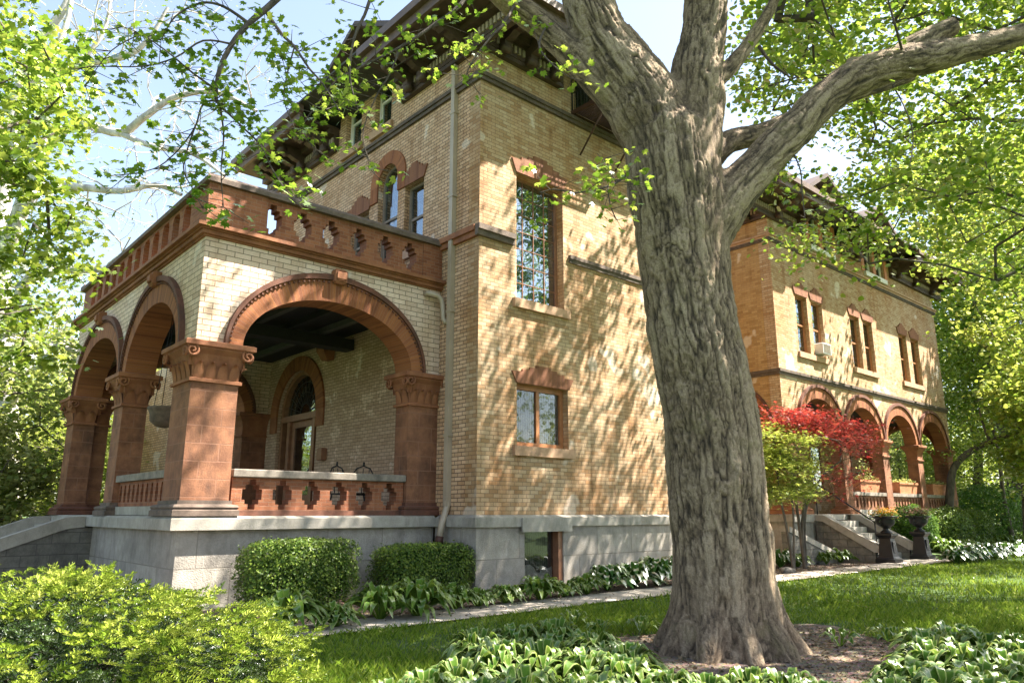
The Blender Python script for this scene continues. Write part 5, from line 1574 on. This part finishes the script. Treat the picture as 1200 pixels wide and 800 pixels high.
for i, (u0, u1, vt, y, dp, lab) in enumerate((
    (1052, 1085, 594, -.1, .7, 'dark rounded shrub between the two black urns'),
    (1092, 1127, 595, -.2, .8, 'clipped round shrub right of the second urn'),
    (1120, 1150, 598, -.2, .8, 'small clipped round shrub next to the big dark bush'),
    (1124, 1186, 569, 1.2, 1.8, 'big dark round bush past the end of the wing'))):
    a = at_y(u0, 610, y); b_ = at_y(u1, 610, y); tp = at_y((u0 + u1) / 2, vt, y)
    shrub('round_shrub', ((a[0] + b_[0]) / 2, y), ((b_[0] - a[0]) / 2 * .85, dp), float(tp[2]), 6500, .085 if i < 3 else .12, ('lf_box' if i in (1, 2) else 'lf_deep', 'lf_deep'), lab, 'round shrubs along the wing', 2.6, 35 + i, rough=.09)

# big feathery yew at the lower left
def yew_tmpl():
    v = []; f = []
    n_ = 6; L = .66
    for i in range(n_ + 1):
        t = i / n_
        z = -.10 * t * t
        v += [(-.012, t * L, z), (.012, t * L, z)]
    for i in range(n_): f += [(2 * i, 2 * i + 1, 2 * i + 3), (2 * i, 2 * i + 3, 2 * i + 2)]
    for i in range(n_ + 1):
        t = i / n_
        ln_ = .36 * (1 - .42 * t) * min(1, .55 + t * 2)
        for s_ in (-1, 1):
            b0 = 2 * i + (0 if s_ < 0 else 1)
            o = len(v)
            y = t * L; z = -.10 * t * t
            a = R(66 - 36 * t); z += (.07, -.03, .12)[i % 3] * (1 if s_ > 0 else .6)
            v += [(s_ * .012, y + .05, z), (s_ * math.sin(a) * ln_ * .6, y + math.cos(a) * ln_ * .6 + .035, z + .03), (s_ * math.sin(a) * ln_, y + math.cos(a) * ln_, z + .01), (s_ * math.sin(a) * ln_ * .6, y + math.cos(a) * ln_ * .6 - .035, z + .02)]
            f += [(b0, o, o + 1), (b0, o + 1, o + 2), (b0, o + 2, o + 3)]
    return np.array(v), np.array(f)
TM['yew'] = yew_tmpl()
yc = CAMPOS + _H * 4.95 + _R * -2.95
YEW = empty('yew_bush', (yc[0], yc[1], 0), 'big spreading feathery yew bush with yellow green new tips filling the lower left corner', 'bush')
rgy = np.random.default_rng(91)
def dirframe(P, D, up, size, rg):
    """sprays pointing along D, flat side up"""
    tv, tf = TM['yew']
    Y = D / np.linalg.norm(D, axis=1, keepdims=True)
    X = np.cross(Y, up); X /= np.linalg.norm(X, axis=1, keepdims=True) + 1e-9
    N = np.cross(X, Y)
    s = (size * rg.uniform(.65, 1.25, len(P)))[:, None, None]
    V = P[:, None] + s * (tv[None, :, 0, None] * X[:, None] + tv[None, :, 1, None] * Y[:, None] + tv[None, :, 2, None] * N[:, None])
    F = tf[None] + (np.arange(len(P)) * len(tv))[:, None, None]
    return V.reshape(-1, 3), F.reshape(-1, 3)
def yew_pts(n, lo, hi):
    a = rgy.uniform(0, 2 * np.pi, n); el = np.arcsin(rgy.uniform(.0, 1, n))
    d = np.stack([np.cos(a) * np.cos(el), np.sin(a) * np.cos(el), np.sin(el)], 1)
    s = rgy.uniform(lo, hi, n)
    k_ = (np.abs(d) ** 2.6).sum(1) ** (-1 / 2.6)
    p = d * (k_ * s)[:, None]
    nz = fbm(p * 2.4 + 5, 3) - .47
    p = p * (1 + nz * .55)[:, None]
    # lateral, forward, up
    keep_ = fbm(p * np.array([6, 6, 9]) + 11, 2) > (.41 if lo > .8 else 0)
    p = p[keep_]; d = d[keep_]
    W = p[:, :1] * 1.55 * _R + p[:, 1:2] * 1.75 * _H + p[:, 2:] * np.array([0, 0, 1.08])
    Dn = d[:, :1] * _R + d[:, 1:2] * _H + d[:, 2:] * np.array([0, 0, 1.0])
    return W, Dn
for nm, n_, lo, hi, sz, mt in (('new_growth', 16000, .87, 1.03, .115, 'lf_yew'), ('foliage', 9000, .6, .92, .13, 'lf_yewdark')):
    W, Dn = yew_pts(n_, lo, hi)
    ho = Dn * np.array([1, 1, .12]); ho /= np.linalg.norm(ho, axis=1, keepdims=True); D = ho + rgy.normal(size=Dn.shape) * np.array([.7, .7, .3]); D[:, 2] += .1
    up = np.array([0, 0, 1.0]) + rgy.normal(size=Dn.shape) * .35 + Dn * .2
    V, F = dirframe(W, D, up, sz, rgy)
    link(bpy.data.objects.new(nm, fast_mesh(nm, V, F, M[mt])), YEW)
sg = []
for i in range(60):
    W, Dn = yew_pts(1, .7, .95)
    p0 = np.array([0, 0, .05]) + rgy.normal(size=3) * [.15, .15, .02]; p1 = W[0] * .5 + np.array([0, 0, .12]); 
    sg += [([p0, p1], [.02, .014]), ([p1, W[0]], [.014, .005])]
twigs('branch', sg, M['twig'], YEW, 5)

# ------------------------------------------------------------------ hostas
def hosta_mesh(name, mat, nl, R0, H0, lw, seed, rings=3):
    rg = np.random.default_rng(seed)
    V, F, UV = [], [], []
    ns = 7
    for i in range(nl):
        lev = i / nl                       # inner leaves stand up, outer ones arch over
        a = i * 2.39996 + rg.normal() * .2
        Lh = R0 * (.45 + .75 * lev) * rg.uniform(.85, 1.15)
        top = H0 * (1.12 - .55 * lev) * rg.uniform(.85, 1.15)
        ca, sa = math.cos(a), math.sin(a)
        base = .05
        ll = lw * rg.uniform(.8, 1.15) * (.8 + .35 * lev)
        o = len(V); tw = rg.normal() * .25
        pts = []
        for j in range(ns):
            t = j / (ns - 1)
            q = .32 + .68 * t              # along the arching path
            rad = base + Lh * (q ** 1.1)
            z = top * math.sin(min(1.0, q * 1.28) * math.pi * .5) - max(0, q - .62) ** 2 * top * 2.6 * (.6 + .8 * lev)
            wd = ll * math.sin(math.pi * min(1, (t * .86 + .10)) ** .8) if t < 1 else 0.004
            if j == 0: wd = ll * .16
            pts.append((rad, z, wd))
        for (rad, z, wd) in pts:
            for s_ in (-1, -.55, 0, .55, 1):
                x = rad + .006 * math.sin(rad * 90 + i) * abs(s_); y = s_ * wd; zz = z + (abs(s_) - .55 * s_ * s_) * wd * .55 + s_ * wd * tw + .004 * math.sin(rad * 130 + i * 2) * abs(s_)
                V.append((x * ca - y * sa, x * sa + y * ca, max(zz, .012)))
        for j in range(ns - 1):
            for k_ in range(4):
                q = o + 5 * j + k_
                F.append((q, q + 1, q + 6, q + 5))
                u0, u1 = ((-1, -.55), (-.55, 0), (0, .55), (.55, 1))[k_]
                t0, t1 = j / (ns - 1), (j + 1) / (ns - 1)
                e0 = 1; e1 = 1
                UV += [(u0, t0), (u1, t0), (u1, t1), (u0, t1)]
        # petiole
        o2 = len(V)
        r0, z0_, _ = pts[0]
        for (rr, zz) in ((.02, .0), (r0, z0_)):
            for s_ in (-1, 1): V.append((rr * ca - s_ * .008 * sa, rr * sa + s_ * .008 * ca, zz))
        F.append((o2, o2 + 1, o2 + 3, o2 + 2)); UV += [(0, 0)] * 4
    return fast_mesh(name, V, F, M[mat], UV, smooth=True)
HM = {
    'var': [hosta_mesh('hosta', 'lf_hostavar', 70, .37, .30, .058, s) for s in (1, 2, 3)],
    'green': [hosta_mesh('hosta', 'lf_hosta', 95, .44, .36, .05, s) for s in (4, 5)],
    'dark': [hosta_mesh('hosta', 'lf_hostadark', 80, .44, .38, .06, s) for s in (6, 7)],
    'small': [hosta_mesh('hosta', 'lf_hostavar', 13, .22, .2, .045, s) for s in (8, 9)],
}
nh = 0
def hosta(kind, p, sc, label, group):
    global nh
    ms = HM[kind]
    o = bpy.data.objects.new('hosta', ms[nh % len(ms)]); nh += 1
    o.location = (float(p[0]), float(p[1]), .004)
    o.rotation_euler = (rng.normal() * .05, rng.normal() * .05, rng.uniform(0, 6.28))
    o.scale = (sc, sc, sc * rng.uniform(.9, 1.12))
    link(o); return tag(o, label, 'hosta', group)
G1 = 'hostas planted along the foundation'
for u, v, k_, sc, lab in (
    (334, 742, 'green', .95, 'broad green hosta below the left clipped shrub'),
    (393, 736, 'var', .75, 'small pale margined hosta beside the broad one by the path'),
    (445, 727, 'green', .9, 'arching hosta between the two clipped shrubs, nearer the left'),
    (487, 723, 'green', 1.0, 'large spreading hosta in front of the right clipped shrub'),
    (533, 715, 'green', .7, 'narrow hosta under the right end of the clipped shrub'),
    (560, 712, 'green', .6, 'little hosta below the corner of the house'),
    (592, 708, 'var', .75, 'pale hosta just left of the basement window'),
    (634, 704, 'green', .85, 'hosta directly below the basement window'),
    (661, 700, 'var', .7, 'pale hosta at the right edge of the basement window'),
    (688, 697, 'green', .75, 'hosta by the plinth right of the basement window'),
    (712, 692, 'dark', .95, 'dark hosta in the row left of the big trunk'),
    (741, 689, 'dark', 1.0, 'tall dark hosta against the plinth near the big trunk'),
    (770, 686, 'dark', 1.05, 'dark hosta half hidden by the left side of the trunk'),
    (800, 683, 'dark', 1.0, 'dark hosta hidden behind the big trunk')):
    hosta(k_, at_z(u, v), sc * 1.22, lab, G1)
G2 = 'pale hostas in the drift before the big tree'
LAB2 = 'pale margined hosta within the dense drift in front of the big trunk'
for u, v, sc in ((560, 780, .95), (606, 772, 1.0), (650, 768, 1.0), (695, 778, 1.0), (735, 793, .95), (585, 800, 1.0), (635, 800, 1.05), (685, 808, 1.0), (735, 818, 1.0),
                 (540, 818, .95), (785, 826, .85), (832, 830, .8), (880, 828, .8), (925, 832, .85), (500, 832, .9), (455, 842, .85), (800, 855, .9), (855, 858, .9), (910, 858, .9), (620, 840, 1.0), (695, 848, 1.0), (560, 848, 1.0), (962, 845, .8), (760, 850, .9), (420, 850, .8)):
    hosta('var', at_z(u, v), sc * .92, LAB2, G2)
G3 = 'pale hostas in the right corner drift'
LAB3 = 'pale margined hosta within the drift at the lower right corner'
for u, v, sc in ((1085, 772, .9), (1122, 770, 1.0), (1160, 782, 1.0), (1095, 800, 1.0), (1140, 808, 1.0), (1185, 812, 1.0), (1070, 826, .9), (1115, 842, 1.0), (1165, 850, 1.0), (1210, 800, 1.0), (1225, 835, 1.0), (1050, 850, .85), (1095, 785, .95), (1150, 830, 1.0)):
    hosta('var', at_z(u, v), sc * .95, LAB3, G3)
G4 = 'young hostas in the mulch'
for u, v, lab in ((752, 742, 'young hosta sprouting just left of the big trunk base'), (704, 745, 'pale young hosta behind the front hosta drift'), (672, 735, 'young hosta at the lawn edge above the drift'),
                  (985, 757, 'young pale hosta in bare mulch right of the trunk'), (1042, 752, 'small hosta at the mulch edge near the right drift'), (1192, 762, 'tiny pale hosta on the lawn at the right edge')):
    hosta('small', at_z(u, v), .9, lab, G4)
G5 = 'hostas and ground plants by the wing'
for u, v, k_, sc, lab in ((915, 665, 'dark', 1.2, 'big dark hosta right beside the trunk near the wing'), (935, 664, 'var', 1.0, 'pale hosta beside the red maple stem'), (968, 661, 'green', .9, 'hosta left of the wing steps, first one'), (985, 659, 'green', 1.0, 'hosta left of the wing steps, nearest the cheek wall')):
    hosta(k_, at_z(u, v), sc, lab, G5)
for i, (u, y) in enumerate([(1108, -1.1), (1120, -.9), (1132, -1.1), (1143, -.8), (1153, -1.1), (1163, -.9), (1173, -1.1), (1182, -.8), (1192, -1.1), (1203, -.9), (1213, -1.1)]):
    hosta('var' if i % 3 else 'green', at_y(u, 634, y), 1.35, 'low hosta in the border between the path and the wing', 'hostas in the border along the wing')
for i, u in enumerate((1120, 1131, 1142, 1154, 1166, 1178, 1190, 1202, 1214)):
    hosta('dark', at_y(u, 650, -2.95), 1.1, 'dark hosta edging the lawn side of the far path', 'dark hostas on the lawn side of the path')

# ------------------------------------------------------------------ red and green Japanese maples by the wing
def small_maple(name, base, stems, cl, per, clr, size, mat, label, seed):
    rg = np.random.default_rng(seed)
    t = empty(name, tuple(base), label, 'tree')
    off = tuple(base)
    rs = []; sg = []
    for P_, r0, r1 in stems:
        P, rr = smoothpath(P_, list(np.linspace(r0, r1, len(P_))), 5)
        sg += [([P[i], P[i + 1]], [rr[i], rr[i + 1]]) for i in range(len(P) - 1)]
        rs += P[len(P) // 2:]
    twigs('trunk', sg, M['bark_far'], t, 7, off)
    twigs('branch', grow(rs, cl, rg, .007, rmax=.03), M['bark_far'], t, 5, off)
    leaf_obj('crown', spray(cl, per, clr, .32, rg), size, M[mat], 'star', t, off, up=1.1, spread=.7, rg=rg)
DR = 21.0
b_ = at_z(945, 652); b_ = place(938, DR)
cl = [at_d(u, v, DR + rng.normal() * .7) for u, v in [(905 + 12 * i + rng.normal() * 5, 492 + .06 * i * i * 4 + rng.uniform(-14, 20)) for i in range(10) for _ in range(10)]]
cl += [at_d(u, v, DR + rng.normal() * .5) for u, v in ((985, 520), (1000, 535), (1012, 545), (1018, 530), (975, 545), (990, 555), (1008, 552), (1014, 562), (1000, 572), (978, 578), (968, 585), (965, 500), (950, 488), (930, 486), (1005, 520), (1000, 560), (985, 565), (970, 560))]
small_maple('japanese_maple', b_, [([b_, at_d(940, 620, DR), at_d(946, 575, DR), at_d(960, 540, DR)], .06, .03), ([b_, at_d(936, 610, DR), at_d(930, 570, DR), at_d(925, 530, DR)], .05, .025), ([b_ + [.05, 0, 0], at_d(944, 600, DR), at_d(962, 560, DR), at_d(985, 540, DR)], .04, .02)],
            cl, 52, .25, .08, 'lf_red', 'small japanese maple with bright red leaves before the wing arches', 81)
DG = 20.2
b_ = place(925, DG)
cl = [at_d(u, v, DG + rng.normal() * .5) for u, v in [(rng.uniform(880, 946), rng.uniform(500, 592)) for _ in range(90)] if (u - 912) ** 2 / 40 ** 2 + (v - 545) ** 2 / 50 ** 2 < 1]
small_maple('japanese_maple', b_, [([b_, at_d(922, 620, DG), at_d(915, 585, DG), at_d(910, 550, DG)], .045, .02), ([b_, at_d(930, 610, DG), at_d(928, 580, DG), at_d(930, 555, DG)], .035, .02)],
            cl, 110, .26, .08, 'lf_far', 'small green leaved maple tucked between the big trunk and the red one', 82)

# ------------------------------------------------------------------ lawn
def in_poly(x, y, poly):
    r = np.zeros(len(x), bool); j = len(poly) - 1
    for i in range(len(poly)):
        xi, yi = poly[i]; xj, yj = poly[j]
        c = ((yi > y) != (yj > y)) & (x < (xj - xi) * (y - yi) / (yj - yi + 1e-12) + xi)
        r ^= c; j = i
    return r
rgg = np.random.default_rng(55)
def blades(n, d0, d1, h, w_):
    d = np.sqrt(rgg.uniform(d0 * d0, d1 * d1, n)); s = rgg.uniform(-.74, .74, n) * d / .95
    P = CAMPOS[None, :2] + d[:, None] * _H[:2] + s[:, None] * _R[:2]
    x, y = P[:, 0], P[:, 1]
    ok = (y < -2.5 + .035 * np.sin(x * 9) + .03 * np.sin(x * 23)) & ~in_poly(x, y, BED)
    pt = vnoise(np.stack([x * .8, y * .8, x * 0], 1)); ok &= rgg.random(n) < .55 + .6 * pt
    P = P[ok]; m = len(P)
    a = rgg.uniform(0, 6.28, m); ln_ = rgg.normal(size=(m, 2)) * .45
    hh = h * rgg.uniform(.5, 1.3, m) * (.7 + .6 * pt[ok]); ww = w_ * rgg.uniform(.7, 1.3, m)
    V = np.zeros((m, 4, 3))
    ca, sa = np.cos(a), np.sin(a)
    V[:, 0, 0] = P[:, 0] - ca * ww; V[:, 0, 1] = P[:, 1] - sa * ww
    V[:, 1, 0] = P[:, 0] + ca * ww; V[:, 1, 1] = P[:, 1] + sa * ww
    V[:, 2, 0] = P[:, 0] + ca * ww * .6 + ln_[:, 0] * hh * .4; V[:, 2, 1] = P[:, 1] + sa * ww * .6 + ln_[:, 1] * hh * .4; V[:, 2, 2] = hh * .6
    V[:, 3, 0] = P[:, 0] + ln_[:, 0] * hh; V[:, 3, 1] = P[:, 1] + ln_[:, 1] * hh; V[:, 3, 2] = hh
    F = np.array([(0, 1, 2), (0, 2, 3)])[None] + (np.arange(m) * 4)[:, None, None]
    return V.reshape(-1, 3), F.reshape(-1, 3)
Vs, Fs, o_ = [], [], 0
for n_, d0, d1, h, w_ in ((90000, 2.6, 7, .075, .0032), (110000, 7, 13, .08, .005), (90000, 13, 24, .09, .009), (50000, 24, 45, .1, .016)):
    V, F = blades(n_, d0, d1, h, w_)
    Vs.append(V); Fs.append(F + o_); o_ += len(V)
M['lf_grass'] = leaf_mat('grass_blade', [(.06, .12, .01), (.105, .185, .016), (.17, .25, .025), (.25, .3, .05)], .4, gloss=.012)
g = bpy.data.objects.new('grass', fast_mesh('grass', np.concatenate(Vs), np.concatenate(Fs), M['lf_grass']))
link(g); g['kind'] = 'stuff'
# paler dry tufts and broad-leaved weeds among the grass
n_ = 520
d_ = np.sqrt(rgg.uniform(9, 22 ** 2, n_)); s_ = rgg.uniform(-.72, .72, n_) * d_ / .95
P = CAMPOS[None, :2] + d_[:, None] * _H[:2] + s_[:, None] * _R[:2]
P = P[(P[:, 1] < -2.6) & ~in_poly(P[:, 0], P[:, 1], BED)]
idx = np.repeat(np.arange(len(P)), 9)
Q = np.concatenate([P[idx] + rgg.normal(size=(len(idx), 2)) * .07, rgg.uniform(.03, .09, (len(idx), 1))], 1)
V, F = leaf_arrays(Q, rgg.uniform(.03, .07, len(Q)), 'oval', up=.8, spread=.7, rg=rgg)
wd_ = bpy.data.objects.new('lawn_weeds', fast_mesh('lawn_weeds', V, F, M['lf_pale'])); link(wd_); wd_['kind'] = 'stuff'
# fallen litter and clods on the mulch
rgm = np.random.default_rng(66)
n_ = 2600
a = rgm.uniform(0, 6.28, n_); rr = np.sqrt(rgm.random(n_)) * 2.2
P = np.stack([TB[0] + .1 + rr * 1.1 * np.cos(a), TB[1] - .2 + rr * .85 * np.sin(a), np.full(n_, .012)], 1)
q = 5200
P2 = np.stack([rgm.uniform(-9, 14, q), rgm.uniform(-1.4, 1.0, q), np.full(q, .012)], 1)
P2 = P2[~((P2[:, 0] > -.2) & (P2[:, 1] > -.2))]
P3 = np.stack([rgm.uniform(-6, 16, 420), rgm.uniform(-2.6, -1.4, 420), np.full(420, .04)], 1)
PP = np.concatenate([P, P2, P3])
M['litter'] = leaf_mat('dead_leaf_litter', [(.06, .04, .025), (.13, .09, .055), (.22, .16, .1)], .1)
V, F = leaf_arrays(PP, rgm.uniform(.025, .07, len(PP)), 'oval', up=.7, spread=.6, rg=rgm)
lt = bpy.data.objects.new('leaf_litter', fast_mesh('leaf_litter', V, F, M['litter'])); link(lt); lt['kind'] = 'stuff'
for i, (u, v, s, lab) in enumerate(((960, 661, .16, 'small grey rock left of the wing steps'), (1006, 657, .14, 'grey rock at the foot of the wing cheek wall'), (925, 672, .2, 'low flat rock edging the path beside the trunk'))):
    p = at_z(u, v); rg = np.random.default_rng(i)
    me = bpy.data.meshes.new('rock'); bm = bmesh.new(); bmesh.ops.create_icosphere(bm, subdivisions=3, radius=1)
    for vt in bm.verts:
        c = np.array(vt.co); k_ = 1 + (fbm(c[None] * 1.3 + i * 5, 3)[0] - .47) * 1.1
        vt.co = Vector((c[0] * s * 1.3 * k_, c[1] * s * k_, c[2] * s * .6 * k_))
    bm.to_mesh(me); bm.free(); me.materials.append(M['rubble'])
    o = bpy.data.objects.new('rock', me); o.location = (p[0], p[1], s * .25); link(o); tag(o, lab, 'rock', 'rocks by the wing')

# ------------------------------------------------------------------ urns, planters, chairs, hanging bowl, air conditioner
def flowers(P, r, n, mat, parent, seed, off=(0, 0, 0)):
    rg = np.random.default_rng(seed)
    pts = np.array(P) + rg.normal(size=(n, 3)) * np.array(r)
    return leaf_obj('flowers', pts, .06, M[mat], 'star', parent, off, up=1.0, spread=.8, rg=rg)
M['lf_orange'] = leaf_mat('orange_petal', [(.5, .16, .02), (.62, .3, .03), (.55, .4, .05), (.35, .2, .05)], .35, tcol=(1, .8, .5))
M['lf_purple'] = leaf_mat('muted_pink_petal', [(.16, .08, .09), (.3, .17, .14), (.25, .18, .07)], .3, tcol=(1, .7, .7))
def urn(p, fl, label, seed):
    t = empty('stone_urn', (p[0], p[1], 0), label, 'urn', 'black urns flanking the wing steps')
    b = MB()
    b.stack([(-.29, .29, -.29, .29, .0), (-.29, .29, -.29, .29, .12), (-.24, .24, -.24, .24, .15), (-.21, .21, -.21, .21, .2), (-.16, .16, -.16, .16, .72), (-.2, .2, -.2, .2, .78), (-.24, .24, -.24, .24, .82), (-.24, .24, -.24, .24, .88)])
    b.bbox(-.1, .1, -.21, -.17, .3, .64, .008)
    b.build('pedestal', M['iron'], t)
    b = MB(); b.lathe((0, 0, .885), [(.17, 0), (.16, .04), (.08, .09), (.07, .13), (.13, .17), (.24, .25), (.28, .34), (.27, .40), (.33, .45), (.38, .475), (.38, .5), (.33, .5), (.3, .47), (.05, .46)], 24, flute=.012)
    b.build('bowl', M['iron'], t)
    b = MB()
    for s_ in (-1, 1):
        b.tube([(s_ * .26, 0, 1.16), (s_ * .38, 0, 1.13), (s_ * .42, 0, 1.22), (s_ * .36, 0, 1.31)], .02, 6)
    b.build('handles', M['iron'], t)
    rg = np.random.default_rng(seed)
    leaf_obj('leaves', np.array([0, 0, 1.43]) + rg.normal(size=(420, 3)) * [.19, .19, .07], .07, M['lf_deep'], 'oval', t, rg=rg)
    flowers((0, 0, 1.53), (.18, .18, .07), 330, fl, t, seed)
urn(np.array([14.95, -1.42]), 'lf_orange', 'black pedestal urn full of orange flowers left of the wing steps', 1)
urn(np.array([17.56, -1.42]), 'lf_purple', 'black pedestal urn with muted pinkish flowers right of the wing steps', 2)
for i, (u0, u1, lab) in enumerate(((1004, 1027, 'terracotta box planter in the first balustraded wing arch'), (1050, 1071, 'terracotta box planter in the middle balustraded wing arch'), (1089, 1106, 'terracotta box planter in the last wing arch'))):
    a = at_y(u0, 570, YW + .15)[0]; b_ = at_y(u1, 570, YW + .15)[0]
    cx = (a + b_) / 2; hw = (b_ - a) / 2
    t = empty('box_planter', (cx, YW + .19, 2.232), lab, 'planter', 'terracotta planters on the wing balustrade')
    m = MB(); m.stack([(-hw * .9, hw * .9, -.15, .15, 0), (-hw, hw, -.18, .18, .36), (-hw - .03, hw + .03, -.21, .21, .365), (-hw - .03, hw + .03, -.21, .21, .44), (-hw + .02, hw - .02, -.16, .16, .44), (-hw + .02, hw - .02, -.16, .16, .41)])
    m.build('pot', M['terra'], t)
    rg = np.random.default_rng(i + 8)
    leaf_obj('leaves', rg.uniform(-1, 1, (520, 3)) * [hw * .95, .17, .0] + [0, 0, .47] + rg.normal(size=(520, 3)) * [.03, .03, .06], .08, M['lf_pale'], 'oval', t, rg=rg)
    if i == 0: leaf_obj('tall_leaves', np.array([0, 0, .75]) + rg.normal(size=(200, 3)) * [.16, .1, .2], .12, M['lf_pale'], 'oval', t, rg=rg)
def iron_chair(p, rz, label, group=None):
    t = empty('iron_chair', tuple(p), label, 'chair', group, rz)
    b = MB()
    for x in np.linspace(-.22, .22, 9): b.box(x - .016, x + .016, -.22, .22, .435, .45)
    b.tube([(-.24, -.24, .44), (.24, -.24, .44), (.24, .24, .44), (-.24, .24, .44), (-.24, -.24, .44)], .014, 6)
    b.build('seat', M['iron'], t)
    b = MB()
    b.tube([(-.24, .24, .44), (-.25, .3, .8), (-.14, .33, .97), (0, .335, 1.02), (.14, .33, .97), (.25, .3, .8), (.24, .24, .44)], .014, 6)
    for x in (-.12, 0, .12): b.tube([(x, .245, .45), (x * 1.1, .31, .96)], .009, 5)
    b.tube([(-.09 + .09 * math.cos(i * .5), .29, .72 + .09 * math.sin(i * .5)) for i in range(14)], .008, 5)
    b.tube([(.09 + .09 * math.cos(i * .5), .29, .72 + .09 * math.sin(i * .5)) for i in range(14)], .008, 5)
    b.tube([(0, .335, 1.01), (0, .335, 1.1)], .02, 6)
    b.build('backrest', M['iron'], t)
    for sx in (-1, 1):
        MB().tube([(sx * .25, .29, .7), (sx * .27, 0, .68), (sx * .26, -.22, .64), (sx * .24, -.22, .44)], .012, 6).build('armrest', M['iron'], t)
        for sy in (-1, 1):
            MB().tube([(sx * .22, sy * .22, .44), (sx * .25, sy * .26, .2), (sx * .27, sy * .29, 0)], .014, 6).build('leg', M['iron'], t)
for i, (u, y, lab) in enumerate(((409, 2.5, 'black iron chair, left of two whose backs peep above the porch balustrade'), (421, 2.9, 'black iron chair, right of two whose backs peep above the porch balustrade'))):
    p = at_y(u, 545, y); iron_chair((p[0], p[1], 1.426), .3 + 2.6 * i, lab, 'iron chairs on the west porch')
iron_chair((15.0, 2.6, 1.426), 2.4, 'dark iron chair in the shade behind the wing handrail', 'iron chairs on the wing porch')
iron_chair((16.6, 3.4, 1.426), 3.4, 'dark iron chair deeper inside the wing porch', 'iron chairs on the wing porch')
p = at_d(193, 488, 14.6)
t = empty('hanging_bowl', (p[0], p[1], 5.7), 'fluted stone coloured bowl hanging inside the porch behind the corner pier', 'bowl')
zb = float(p[2]) - 5.7
MB().lathe((0, 0, zb - .22), [(.05, 0), (.14, .02), (.26, .12), (.27, .25), (.3, .33), (.32, .36), (.32, .4), (.28, .4), (.25, .33), (.03, .3)], 28, flute=.02).build('bowl', M['coping'], t)
b = MB()
for i in range(3):
    a = i * 2.094
    b.tube([(.3 * math.cos(a), .3 * math.sin(a), zb + .17), (.02 * math.cos(a), .02 * math.sin(a), -.06)], .007, 5)
b.tube([(0, 0, -.08), (0, 0, .018)], .02, 6)
b.build('chains', M['iron'], t)
t = empty('air_conditioner', (16.58, YW, 7.0), 'off white window air conditioner in the lower sash of a wing window', 'air conditioner')
MB().bbox(-.3, .3, -.25, .26, .0, .4, .015).build('case', M['acwhite'], t)
b = MB()
for z in np.linspace(.05, .35, 9): b.box(-.26, .26, -.262, -.2505, z, z + .016)
b.build('grille', M['framegrey'], t)
